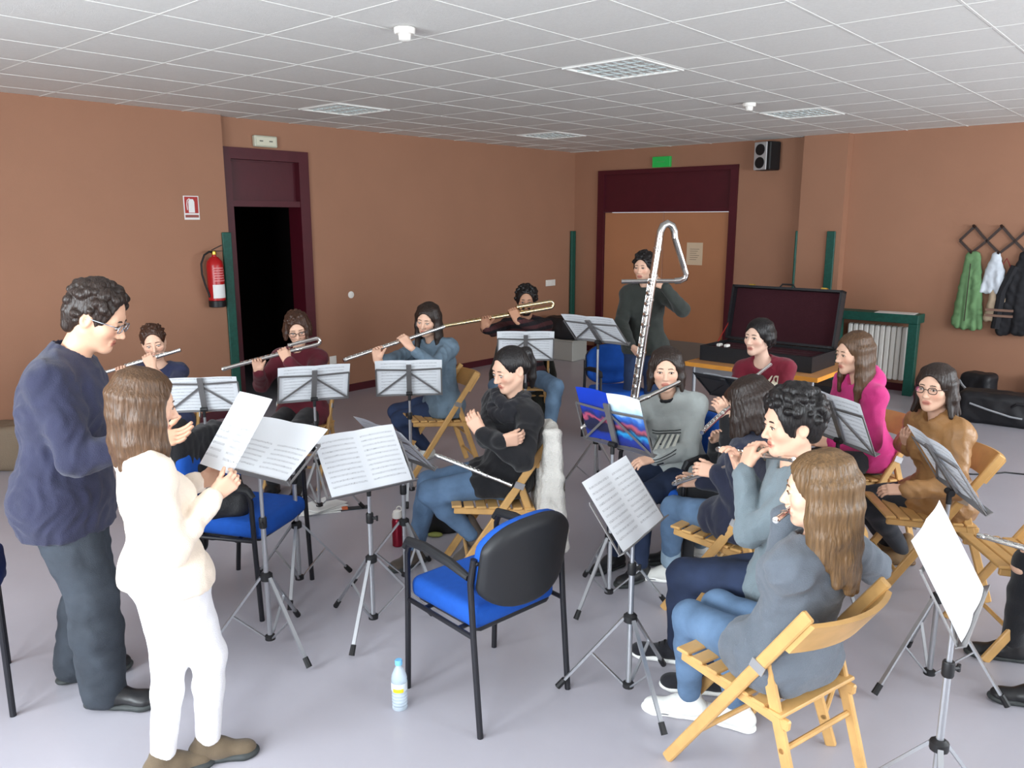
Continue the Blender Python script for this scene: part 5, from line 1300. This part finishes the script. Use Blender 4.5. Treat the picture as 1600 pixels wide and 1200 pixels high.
def stand(key, label, c, yaw, tilt, rot=0.0, sheet=None, w=.42, h=.30, desk_m=None, mode=M_SHEET, pole_xy=None, collar=.36, roll=0.0, sh_dx=0.0, bow=.006):
    """c = centre of the desk, yaw = direction it faces (towards its reader), tilt back from vertical (degrees)"""
    c = np.asarray(c, float); hd = V(math.cos(math.radians(yaw)), math.sin(math.radians(yaw)), 0); t = math.radians(tilt)
    up = ZUP * math.cos(t) - hd * math.sin(t); nr = hd * math.cos(t) + ZUP * math.sin(t); r = np.cross(up, nr)
    if roll: ro = math.radians(roll); r, up = r * math.cos(ro) + up * math.sin(ro), up * math.cos(ro) - r * math.sin(ro)
    dm = desk_m or M_DESK
    piv = c - up * .115 - nr * .035
    base = V(piv[0], piv[1], 0) if pole_xy is None else V(pole_xy[0], pole_xy[1], 0)
    e = empty('music_stand', base, label, 'music stand', group='music stands')
    def B_(nm, mb, m, par=e, smooth=True): return obj(nm, mb, m, par, off=base, smooth=smooth)
    zc = collar; mid = min(.62, piv[2] - .16)
    B_('lower_pole', MB().tube([base + V(0, 0, .05), base + V(0, 0, mid)], .0115, 10), M_STAND)
    B_('upper_pole', MB().tube([base + V(0, 0, mid - .02), V(base[0], base[1], piv[2] - .03)], .0085, 10), M_STAND)
    cl = B_('clamp', MB().lathe([(.016, -.025), (.018, -.02), (.018, .02), (.016, .025)], base + V(0, 0, mid), 12), M_KNOB)
    k_ = unit(r + hd); B_('clamp_screw', MB().tube([base + V(0, 0, mid), base + V(0, 0, mid) + k_ * .035], .007, 6).tube([base + V(0, 0, mid) + k_ * .035 - ZUP * .012, base + V(0, 0, mid) + k_ * .035 + ZUP * .012], .006, 6), M_KNOB, cl)
    B_('tripod_collar', MB().lathe([(.018, -.02), (.028, -.014), (.028, .012), (.016, .022)], base + V(0, 0, zc), 12), M_KNOB)
    B_('bottom_hub', MB().lathe([(.016, -.014), (.024, -.01), (.024, .008), (.014, .014)], base + V(0, 0, .06), 12), M_KNOB)
    for i in range(3):
        a = math.radians(rot + 120 * i); d = V(math.cos(a), math.sin(a), 0); sd = np.cross(d, ZUP)
        p0, p1 = base + d * .026 + ZUP * zc, base + d * .29 + ZUP * .025
        lg = B_('leg', MB().bar(p0, p1, .016, .010, sd), M_STAND, smooth=False)
        B_('rubber_foot', MB().tube([lerp(p0, p1, .91), p1 + unit(p1 - p0) * .008], [.013, .014], 8), M_KNOB, lg)
        B_('brace', MB().bar(base + d * .02 + ZUP * .06, lerp(p0, p1, .5), .012, .006, sd), M_STAND, smooth=False)
    # desk
    B_('neck', MB().tube([V(base[0], base[1], piv[2] - .05), piv], .011, 8).tube([piv - r * .022, piv + r * .022], .014, 10), M_KNOB)
    B_('centre_plate', MB().bar(piv + nr * .02 - up * .01, piv + nr * .02 + up * .225, .034, .010, r), dm, smooth=False)
    o_ = piv + nr * .028
    for s_ in (-1, 1):
        B_('upper_arm', MB().bar(o_ + up * .175, o_ + r * s_ * .225 + up * .185, .013, .004, up), dm, smooth=False)
        B_('diagonal_arm', MB().bar(o_ + up * .16, o_ + r * s_ * .225 - up * .03, .012, .004, up), dm, smooth=False)
        B_('lip', MB().bar(o_ - up * .033 + nr * .010, o_ + r * s_ * .235 - up * .033 + nr * .010, .03, .004, nr), dm, smooth=False)
        B_('side_arm', MB().bar(o_ + r * s_ * .225 + up * .185, o_ + r * s_ * .228 - up * .03, .010, .004, r), dm, smooth=False)
    STANDS[key] = dict(c=c, r=r, up=up, n=nr, piv=piv, o=o_)
    if sheet:
        cc = o_ + nr * .0085 + up * (h / 2 - .030) + r * sh_dx
        sheet_obj('sheet_music', sheet, 'sheet music', (r, up, nr), cc, w, h, mode, bow)
    return e
stand('a', 'silver music stand in front of the girl in white', (-1.03, 3.34, .99), 237, 56, 80, 'white sheet music on the stand before the girl in white', mode=M_SHEETF, pole_xy=(-1.12, 3.43))
stand('b', 'silver music stand beside the blue chair with handbag, its desk hidden behind white pages', (-1.10, 4.02, .86), 60, 62, 35, None, pole_xy=(-1.15, 4.07))
stand('c', 'silver music stand facing the empty blue office chair', (-.70, 3.66, .84), 308, 36, 20, 'open sheet music with printed staves facing the empty blue chair', bow=.010)
stand('d', 'silver music stand near the red metal bottle, seen edge-on', (-.62, 4.08, .81), 41, 42, 70, 'thin sheet music seen from behind near the woman with folded arms', w=.46)
stand('e', 'music stand before the short-haired girl', Py(316, 612, 5.05), 100, 22, 0, 'greyish sheet music on the stand before the short-haired girl', w=.44, h=.25)
stand('f', 'music stand before the girl in maroon with glasses', (-1.30, 5.19, .91), 112, 28, 10, 'sheet music pair on the stand before the girl in maroon with glasses', w=.46, h=.28)
stand('g', 'music stand before the girl in the denim jacket', (-.72, 5.53, .88), 97, 22, 30, 'sheet music pair on the stand before the girl in the denim jacket', w=.46, h=.28)
stand('h', 'music stand before the bearded man', (.11, 6.48, .96), 90, 28, 0, 'sheet music pair on the stand before the bearded man', w=.46, h=.28)
stand('i', 'tall music stand before the contrabass flute player', (.58, 5.69, 1.20), 50, 46, 200, 'sheet music on the tall stand before the contrabass flute player', w=.44, h=.28)
stand('j', 'music stand holding the blue booklet', (.50, 3.90, .97), 41, 20, 110)
stand('k', 'silver music stand right of the empty blue office chair', (.45, 3.06, .85), 329, 36, 290, 'open sheet music on the stand right of the empty blue chair', bow=.008)
stand('l', 'music stand before the girl in the pink hoodie', (1.65, 3.97, .97), 15, 24, 40, 'sheet music on the stand before the girl in the pink hoodie', w=.44, h=.28)
stand('m', 'music stand seen edge-on before the girl in the tan leather jacket', (1.75, 3.14, .98), 354, 34, 80, 'sheet music seen edge-on before the tan leather jacket', w=.44, h=.28, collar=.40)
stand('n', 'silver music stand with blank white page at the lower right', (1.30, 2.24, .94), 323, 30, 250, 'blank bright white page on the stand at the lower right', mode=mat('blank_page', (244, 246, 248), .8))
stand('o', 'dark music stand before the woman in the maroon printed sweater', Py(1142, 604, 4.92), 40, 50, 30, 'white page lying on the dark music stand', desk_m=M_DKDESK, h=.26, w=.3)
s_ = STANDS['o']
obj('desk_plate', MB().obox(s_['o'] + s_['n'] * .004 + s_['up'] * .09, s_['r'] * .23, s_['up'] * .135, s_['n'] * .002), M_DKDESK, bpy.data.objects[[o.name for o in bpy.data.objects if o.name.startswith('music_stand')][-1]], off=np.array([s_['piv'][0], s_['piv'][1], 0]))
# blue booklet on stand j
def booklet_mat():
    m = mat('blue_booklet_print', (30, 60, 170), .35); nt = m.node_tree; N, L = nt.nodes, nt.links; b = N['Principled BSDF']
    tc = N.new('ShaderNodeTexCoord'); sx = N.new('ShaderNodeSeparateXYZ'); L.new(tc.outputs['Object'], sx.inputs[0])
    nz = N.new('ShaderNodeTexNoise'); nz.inputs['Scale'].default_value = 14; nz.inputs['Detail'].default_value = 4; L.new(tc.outputs['Object'], nz.inputs['Vector'])
    ad = N.new('ShaderNodeMath'); ad.operation = 'MULTIPLY_ADD'; ad.inputs[1].default_value = .10; L.new(nz.outputs[0], ad.inputs[0]); L.new(sx.outputs[1], ad.inputs[2])
    mr = N.new('ShaderNodeMapRange'); mr.inputs[1].default_value = -.13; mr.inputs[2].default_value = .22; L.new(ad.outputs[0], mr.inputs[0])
    def ramp(st):
        r = N.new('ShaderNodeValToRGB'); cr = r.color_ramp
        while len(cr.elements) < len(st): cr.elements.new(.5)
        for e_, (p, c) in zip(cr.elements, st): e_.position = p; e_.color = lin(c)
        L.new(mr.outputs[0], r.inputs[0]); return r.outputs[0]
    back = ramp([(0, (30, 62, 168)), (.2, (26, 52, 150)), (.27, (30, 30, 56)), (.42, (28, 34, 70)), (.47, (190, 84, 110)), (.52, (36, 44, 96)), (.6, (26, 56, 170)), (1, (28, 66, 190))])
    front = ramp([(0, (44, 44, 92)), (.2, (40, 60, 150)), (.28, (50, 160, 220)), (.34, (60, 50, 80)), (.42, (186, 92, 108)), (.47, (50, 70, 150)), (.58, (60, 120, 210)), (.66, (190, 225, 245)), (.8, (240, 246, 252)), (1, (236, 242, 250))])
    gt = N.new('ShaderNodeMath'); gt.operation = 'LESS_THAN'; gt.inputs[1].default_value = 0; L.new(sx.outputs[0], gt.inputs[0])
    mx = N.new('ShaderNodeMix'); mx.data_type = 'RGBA'; L.new(gt.outputs[0], mx.inputs[0]); L.new(back, mx.inputs[6]); L.new(front, mx.inputs[7]); L.new(mx.outputs[2], b.inputs['Base Color'])
    return m
s_ = STANDS['j']; cc = s_['o'] + s_['n'] * .010 + s_['up'] * .125
bk = sheet_obj('booklet', 'glossy blue illustrated booklet open on a music stand', 'booklet', (s_['r'], s_['up'], s_['n']), cc, .42, .30, booklet_mat(), .012, group=None)
mb = MB(); mb.grid(lambda a, b_: (-.207 + .2 * a, -.146 + .292 * b_, .0035 + .016 * math.sin(a * math.pi)), 8, 1); mb.grid(lambda a, b_: (.207 - .2 * a, -.146 + .292 * b_, .0035 + .014 * math.sin(a * math.pi)), 8, 1)
obj('inner_pages', mb, M_PAPER, bk, smooth=True, sharp=None)
# sheet held by the girl in white
hdg = V(math.cos(math.radians(230)), math.sin(math.radians(230)), 0); t_ = math.radians(37); up_ = ZUP * math.cos(t_) - hdg * math.sin(t_); nr_ = hdg * math.cos(t_) + ZUP * math.sin(t_); r_ = np.cross(up_, nr_)
sheet_obj('sheet_music', 'single printed sheet held up by the girl in white', 'sheet music', (r_, up_, nr_), V(-1.0, 2.82, 1.205), .21, .30, M_SHEETF, .004, False)

# ============================================================ INSTRUMENT CASE ON ITS TABLE
M_TABLE = mat('orange_wood_edge', (222, 150, 58), .45, var=.08); M_TTOP = mat('table_top', (196, 140, 90), .5, var=.06); M_CASE = mat('case_black', (24, 24, 28), .5, bump=.2, scale=150); M_PLUSH = mat('maroon_plush', (54, 14, 24), .95, bump=.3, scale=200)
TW = V(UY, -UX, 0); TU = V(UX, UY, 0)
tb = Pz(1071, 565, .74) + TW * .58 + TU * .40; tb[2] = 0
e = empty('folding_table', tb, 'table with orange wooden edge and steel legs carrying the open instrument case', 'table', RZ)
obj('table_top', MB().box((0, 0, .725), (1.16, .80, .03), bev=.004), M_TTOP, e)
for (x0, x1, y0, y1) in ((-.585, .585, -.405, -.40), (-.585, .585, .40, .405), (-.585, -.58, -.4, .4), (.58, .585, -.4, .4)): obj('edge_band', rbx(MB(), x0, x1, y0, y1, .705, .741), M_TABLE, e)
for x in (-.52, .52):
    for y in (-.34, .34): obj('leg', MB().tube([V(x, y, 0), V(x, y, .71)], .016, 10), M_STAND, e, smooth=True)
obj('apron', rbx(MB(), -.52, .52, -.35, -.33, .64, .70), M_STAND, e)
e = empty('instrument_case', tb + V(0, 0, .742) + TU * .02 - TW * .03, 'large open black instrument case with dark maroon lining', 'instrument case', RZ)
mb = MB()
for (x0, x1, y0, y1, z0, z1) in ((-.50, .50, -.26, .26, 0, .02), (-.50, .50, -.26, -.24, .02, .13), (-.50, .50, .24, .26, .02, .13), (-.50, -.48, -.24, .24, .02, .13), (.48, .50, -.24, .24, .02, .13)): rbx(mb, x0, x1, y0, y1, z0, z1)
obj('base_shell', mb, M_CASE, e)
S = SDF(); S.rbox((0, 0, .065), (.47, .23, .04), .004)
for q in (-.13, 0, .13): S.cone((-.44, q, .12), (.44, q, .12), .032, .032, .008, sub=True)
soft('lining', [(*S.run(.011), 0)], M_PLUSH, e)
a = math.radians(12); ly, lz = V(0, math.sin(a), math.cos(a)), V(0, -math.cos(a), math.sin(a)); hp = V(0, .25, .135)
mb = MB(); mb.obox(hp + ly * .25 - lz * .045, V(.50, 0, 0), ly * .25, lz * .008)
for sgn in (-1, 1): mb.obox(hp + ly * .25 + V(sgn * .49, 0, 0), V(.01, 0, 0), ly * .25, lz * .05)
mb.obox(hp + ly * .49, V(.5, 0, 0), ly * .01, lz * .05); mb.obox(hp + ly * .01, V(.5, 0, 0), ly * .01, lz * .05)
obj('lid', mb, M_CASE, e); obj('lid_lining', MB().obox(hp + ly * .25 - lz * .03, V(.478, 0, 0), ly * .228, lz * .01), M_PLUSH, e)
for x in (-.33, .33):
    obj('latch', MB().obox(hp + ly * .508 + V(x, 0, 0), V(.025, 0, 0), ly * .008, lz * .018), M_BRASS, e)
obj('handle', MB().tube([hp + ly * .50 + V(-.07, 0, 0), hp + ly * .53 + V(-.05, 0, 0), hp + ly * .53 + V(.05, 0, 0), hp + ly * .50 + V(.07, 0, 0)], .008, 8), M_BLACKP, e, smooth=True)
obj('lid_strap', MB().bar(V(-.49, .05, .13), hp + ly * .2 + V(-.485, 0, 0), .014, .002, (0, 1, 0)), mat('red_strap', (150, 34, 26), .7), e)
for x in (-.36, -.29): obj('white_clip', rbx(MB(), x - .018, x + .018, -.20, -.14, .125, .15, bev=.006), M_WHITE, e)

# ============================================================ BAGS, BOTTLES AND SMALL THINGS
def softbag(name, label, cat, loc, rz, half, rad, m, h=.012, fold=.008, seed=0, group=None):
    e = empty(name, loc, label, cat, rz, group); S = SDF(); S.rbox((0, 0, half[2] + rad), half, rad, k=.01)
    S.ell((0, 0, half[2] * .8 + rad), (half[0] + rad * 1.1, half[1] + rad * 1.1, half[2] + rad * .7), k=.05)
    soft('body', [(*S.run(h), 0)], m, e, fold=fold, fscale=28, seed=seed); return e
M_NYL = mat('black_nylon', (26, 26, 30), .5, bump=.2, scale=160); M_LTH = mat('brown_leather', (104, 64, 36), .5, bump=.2, scale=90, var=.1); M_GREYB = mat('grey_strip', (150, 152, 156), .5)
p = Pz(1552, 668, 0)
g = softbag('gig_bag', 'black gig bag with grey piping lying on the floor below the coats', 'bag', Pz(1556, 664, 0) + TU * .12, RZ + .1, V(.30, .12, .10), .05, M_NYL, seed=2)
obj('piping', MB().tube([V(-.25, -.19, .2), V(-.1, -.2, .16), V(.1, -.19, .11), V(.2, -.18, .1)], .010, 6), M_GREYB, g, smooth=True); obj('side_handle', MB().tube([V(.1, -.18, .2), V(.14, -.2, .24), V(.24, -.2, .24), V(.28, -.18, .2)], .012, 8), M_NYL, g, smooth=True)
g = softbag('backpack', 'black backpack slumped beside the gig bag', 'bag', Pz(1520, 650, 0) + TU * .42 - TW * .06, RZ - .3, V(.10, .07, .14), .05, M_NYL, seed=3)
obj('strap', MB().tube([V(-.12, -.16, .3), V(-.06, -.2, .26), V(.04, -.2, .18), V(.1, -.17, .08)], .012, 6), M_GREYB, g, smooth=True)
e = empty('keyboard_case', room(U1 - .16, -1.02, 0), 'large flat black case standing against the wall behind the bags', 'case', RZ)
obj('shell', MB().box((0, 0, .19), (.75, .16, .38), bev=.03), M_CASE, e); obj('case_handle', MB().tube([V(-.08, -.03, .38), V(-.07, -.03, .41), V(.07, -.03, .41), V(.08, -.03, .38)], .009, 6), M_BLACKP, e, smooth=True)
e = empty('handbag', room(U1 - .12, -2.0, 0), 'brown leather handbag on the floor against the back wall', 'bag', RZ)
mb = MB(); mb.add([(-.16, -.06, 0), (.16, -.06, 0), (.16, .06, 0), (-.16, .06, 0), (-.13, -.03, .24), (.13, -.03, .22), (.13, .03, .22), (-.13, .03, .24)], [(0, 3, 2, 1), (4, 5, 6, 7), (0, 1, 5, 4), (1, 2, 6, 5), (2, 3, 7, 6), (3, 0, 4, 7)])
obj('body', mb, M_LTH, e); obj('handle', MB().tube([V(-.05, 0, .23), V(-.045, 0, .29), V(0, 0, .32), V(.045, 0, .29), V(.05, 0, .23)], .007, 6), M_LTH, e, smooth=True); obj('flap', MB().obox((0, -.056, .16), (.13, 0, 0), (0, -.006, .05), (0, .004, .0)), M_LTH, e)
e = empty('speaker_case', V(*Pz(1285, 597, .34)[:2], 0), 'low black equipment box behind the girl in the pink hoodie', 'box', RZ)
obj('box', MB().box((0, 0, .17), (.62, .4, .34), bev=.015), M_CASE, e); obj('lid_line', MB().box((0, 0, .27), (.626, .406, .012)), M_BLACKP, e); obj('side_handle', MB().tube([V(-.06, -.205, .2), V(-.05, -.225, .2), V(.05, -.225, .2), V(.06, -.205, .2)], .008, 6), M_BLACKP, e, smooth=True)
q = Pz(884, 560, 0)
e = empty('storage_box', q, 'pale grey storage box standing in the far corner', 'box', RZ); obj('box', MB().box((0, 0, .14), (.50, .34, .28), bev=.01), mat('grey_box', (172, 172, 166), .6), e); obj('lid', MB().box((0, 0, .285), (.52, .36, .02), bev=.005), mat('grey_box', (172, 172, 166), .6), e)
g = softbag('gig_bag', 'black bag lying on the pale grey storage box', 'bag', q + V(0, 0, .297), RZ + .15, V(.26, .10, .10), .05, M_NYL, seed=5)
obj('side_handle', MB().tube([V(-.06, -.02, .30), V(-.05, -.02, .34), V(.05, -.02, .34), V(.06, -.02, .30)], .01, 6), M_NYL, g, smooth=True)
g = softbag('rucksack', 'grey-brown rucksack on the floor at the far left wall', 'bag', Pz(4, 735, 0) + V(-.02, .1, 0), .3, V(.12, .10, .13), .05, mat('taupe_cloth', (124, 108, 90), .8, bump=.3, scale=100), seed=6)
obj('strap', MB().tube([V(.14, -.12, .3), V(.18, -.16, .2), V(.16, -.18, .05)], .014, 6), M_GREYB, g, smooth=True)
# plastic water bottle
M_PET = mat('clear_plastic', (214, 230, 242), .12, alpha=.5); M_CAP = mat('blue_cap', (120, 190, 235), .4)
e = empty('water_bottle', V(*Pz(625, 1106, 0)[:2], 0), 'clear plastic water bottle with blue cap standing on the floor', 'bottle')
prof = [(.026, 0), (.031, .004)]
for i in range(7): prof += [(.032, .012 + .014 * i), (.0295, .019 + .014 * i)]
prof += [(.032, .115), (.032, .14), (.028, .155), (.018, .178), (.0125, .188), (.0125, .198)]
obj('bottle_body', MB().lathe(prof, n=24), M_PET, e, smooth=True); obj('cap', MB().lathe([(.0155, .196), (.0155, .212), (.0135, .216)], n=20), M_CAP, e, smooth=True)
def wrap(z0, z1, r, m, nm, a0=0, a1=2 * math.pi):
    mb = MB(); mb.grid(lambda s_, t_: (r * math.cos(a0 + (a1 - a0) * s_), r * math.sin(a0 + (a1 - a0) * s_), z0 + (z1 - z0) * t_), 24, 1); return obj(nm, mb, m, e, smooth=True)
wrap(.088, .122, .0328, mat('label_white', (222, 232, 238), .5), 'label'); wrap(.086, .102, .0332, mat('label_yellow', (236, 206, 40), .5), 'label_patch', -2.3, -.9)
# red metal bottle
e = empty('metal_bottle', V(*Pz(622, 852, 0)[:2], 0), 'red metal drinking bottle with white cap behind a music stand', 'bottle')
obj('bottle_body', MB().lathe([(.030, 0), (.034, .004), (.034, .16), (.028, .178), (.02, .186)], n=20), mat('red_metal', (136, 20, 44), .3, metal=.4), e, smooth=True); obj('cap', MB().lathe([(.03, .18), (.031, .2), (.024, .222), (.01, .23)], n=16), M_WHITE, e, smooth=True); obj('cap_loop', MB().tube(arc(V(.012, 0, .235), .016, 0, math.pi * 2, (1, 0, 0), (0, 0, 1), 10), .004, 6), M_WHITE, e, smooth=True)
# bag under the folded-arms woman's chair
g = softbag('handbag', 'black handbag on the floor under the chair of the woman with folded arms', 'bag', Pz(684, 830, 0) + V(.05, .06, 0), .2, V(.11, .07, .05), .04, M_NYL, seed=8)
e = tag(obj('crumpled_wrapper', MB().sphere((0, 0, .012), (.05, .03, .014), 9, 5), mat('yellow_green_foil', (150, 156, 84), .5)), 'small yellow-green wrapper on the floor beside the black handbag', 'wrapper'); e.location = Pz(680, 838, 0)
# papers on the floor
e = empty('paper_pile', Pz(510, 795, 0), 'loose papers and a plastic folder lying on the floor', 'papers', .3)
for i in range(4): o_ = obj('sheet', MB().box((.02 * i - .06, .015 * i, .004 + .006 * i), (.30, .21, .003)), M_PAPER, e); o_.rotation_euler = (0, .02 * i, .25 * i)
obj('folder', MB().box((.12, -.05, .003), (.32, .06, .006)), mat('dark_folder', (50, 60, 66), .5), e); obj('orange_tab', MB().box((.12, -.05, .010), (.04, .05, .008)), mat('orange_tab', (214, 110, 70), .6), e)
e = tag(obj('grey_folder', MB().box((0, 0, .004), (.2, .14, .008), bev=.002), mat('grey_card', (150, 152, 156), .6)), 'grey folder lying on the floor near the tan boots', 'folder'); e.location = Pz(1432, 818, 0); e.rotation_euler = (0, 0, .5)
# cable
pts = [Pz(u_, v_, .006) for u_, v_ in ((1500, 739), (1520, 741), (1545, 741), (1570, 738), (1600, 741), (1640, 748), (1690, 742))]
tag(obj('floor_cable', MB().tube(pts, .006, 6), M_BLACKP, smooth=True), 'thin black cable running across the floor behind the chairs on the right', 'cable')
# handbag and jacket on the blue chair
seat = V(bag_chair[0], bag_chair[1], .485)
g = softbag('handbag', 'black handbag on the seat of the blue chair beside the girl in white', 'bag', seat + V(-.06, -.10, 0), .2, V(.07, .05, .035), .035, M_NYL, seed=9)
obj('clasp', MB().box((.02, -.088, .08), (.03, .006, .012)), M_HINGE, g); obj('handle', MB().tube([V(-.06, 0, .13), V(-.04, -.02, .16), V(.04, -.02, .16), V(.06, 0, .13)], .007, 6), M_NYL, g, smooth=True)
def drape(name, label, cat, top_c, along, width, L, m, seed, depth=.06, spread=1.2, n=8, front=True, h=.011, thick=1.0):
    """cloth hung over a chair back: along = direction of the back rail"""
    al = unit(along); nrm = unit(np.cross(al, ZUP)); S = SDF(); rg = np.random.RandomState(seed)
    for side in ((-1, 1) if front else (1,)):
        for i in range(n):
            q = (i + .5) / n - .5; r = width / n * .72 * thick
            p0 = al * q * width * .8 + nrm * side * .018; p1 = al * (q * width * (1 + spread) / 2 + rg.randn() * .01) + nrm * side * (depth * .7 + .015 * rg.rand()) - ZUP * L * .5
            p2 = al * (q * width * spread + rg.randn() * .012) + nrm * side * (depth + .03 * rg.rand()) - ZUP * L * (.92 + .1 * rg.rand())
            S.chain([p0, p1, p2], [r * .8, r, r], .014)
    e = empty(name, top_c, label, cat); soft('cloth', [(*S.run(h), 0)], m, e, fold=.007, fscale=45, seed=seed); return e
R_ = np.cross(BCH, ZUP)
drape('black_jacket', 'black jacket draped over the blue chair beside the girl in white', 'jacket', V(bag_chair[0], bag_chair[1], .86) - BCH * .27, R_, .46, .55, BLK, 12, .05)
p = PEOPLE['folded']['pel']; h_ = unit(V(-.98, -.12, 0)); R_ = np.cross(h_, ZUP)
g = drape('white_fleece', 'white fleece coat hanging over the chair of the woman with folded arms', 'coat', V(.20, 4.24, .84), R_, .34, .62, mat('white_fleece', (226, 222, 214), .95, bump=.9, scale=140, var=.05), 14, .028, 1.25, n=14, thick=1.8)
S = SDF(); rg = np.random.RandomState(3)
for i in range(40):
    q = V(.058, -.02, -.34) + np.clip(rg.randn(3), -1.4, 1.4) * V(.008, .035, .06); S.cone(q, q + unit(rg.randn(3)) * .03, .020, .005, .010)
soft('fur_trim', [(*S.run(.008), 0)], MATS['grey_brown_fur'], g)
p = PEOPLE['beard']['pel']
drape('dark_coat', 'dark olive coat hanging behind the bearded man on his chair', 'coat', V(p[0] - .02, p[1] + .24, .86), V(1, 0, 0), .56, .74, cloth('dark_olive_coat', (40, 42, 36)), 15, .05, 1.25)
g = softbag('blue_bag', 'dark blue bag on the office chair at the left edge', 'bag', V(EDGE_CH[0] + .13, EDGE_CH[1] + .06, .49), .4, V(.10, .07, .05), .03, mat('blue_bag_cloth', (30, 50, 110), .7, bump=.2), seed=10)
obj('bag_print', MB().box((.10, -.08, .09), (.05, .03, .05)), mat('bag_pale_print', (150, 170, 190), .6), g)

# ============================================================ PRINTS ON CLOTHES
from mathutils.bvhtree import BVHTree
def project_on(key, verts2d, scale_x=1.0):
    P = PEOPLE[key]; o = P['top']; me = o.data; co = np.zeros(len(me.vertices) * 3, np.float32); me.vertices.foreach_get('co', co)
    bv = BVHTree.FromPolygons(co.reshape(-1, 3).tolist(), [tuple(f.vertices) for f in me.polygons]); c = P['N'] - P['base']; out = []
    for (x, z) in verts2d:
        s0 = c + P['cR'] * x + P['up'] * z + P['cF'] * .5; hit = bv.ray_cast(Vector(s0), Vector(-P['cF']), 1.0)
        out.append(np.array(hit[0]) + P['cF'] * .003 if hit[0] is not None else s0 - P['cF'] * .4)
    return out
def strip(key, x0, x1, z0, z1, m, name, n=8, arcz=0.0):
    g = [(x0 + (x1 - x0) * i / n, z0 + (z1 - z0) * j - arcz * (1 - (2 * i / n - 1) ** 2)) for i in range(n + 1) for j in (0, 1)]
    v = project_on(key, g); mb = MB(); mb.add(v, [(2 * i, 2 * i + 2, 2 * i + 3, 2 * i + 1) for i in range(n)]); return obj(name, mb, m, PEOPLE[key]['top'], smooth=True, sharp=None)
INK = mat('print_black', (34, 34, 38), .8); INKW = mat('print_cream', (226, 218, 196), .8); INKG = mat('print_silver', (206, 208, 198), .7)
for z in (-.135, -.150, -.195, -.210): strip('greygirl', -.085, .085, z, z + .005, INK, 'print_line', arcz=.008)
for i in range(5): strip('greygirl', -.075 + .030 * i, -.058 + .030 * i, -.186, -.160, INKG, 'print_block', 2)
for x in (-.03, .045): strip('greygirl', x, x + .03, -.240, -.228, INK, 'print_block', 2)
def print_text(key, body, size, x, z, m, name):
    cu = bpy.data.curves.new(name, 'FONT'); cu.body = body; cu.size = size; cu.align_x = 'CENTER'; cu.align_y = 'CENTER'; cu.offset = .0022
    tmp = bpy.data.objects.new(name, cu); C.objects.link(tmp); bpy.context.view_layer.update()
    me = bpy.data.meshes.new_from_object(tmp.evaluated_get(bpy.context.evaluated_depsgraph_get())); bpy.data.objects.remove(tmp)
    v = project_on(key, [(x + q.co.x, z + q.co.y) for q in me.vertices])
    for q, p_ in zip(me.vertices, v): q.co = p_
    me.update(); return link(name, me, m, PEOPLE[key]['top'])
print_text('maroonR', 'DMNNICS', .056, .0, -.088, INKW, 'print_letters')
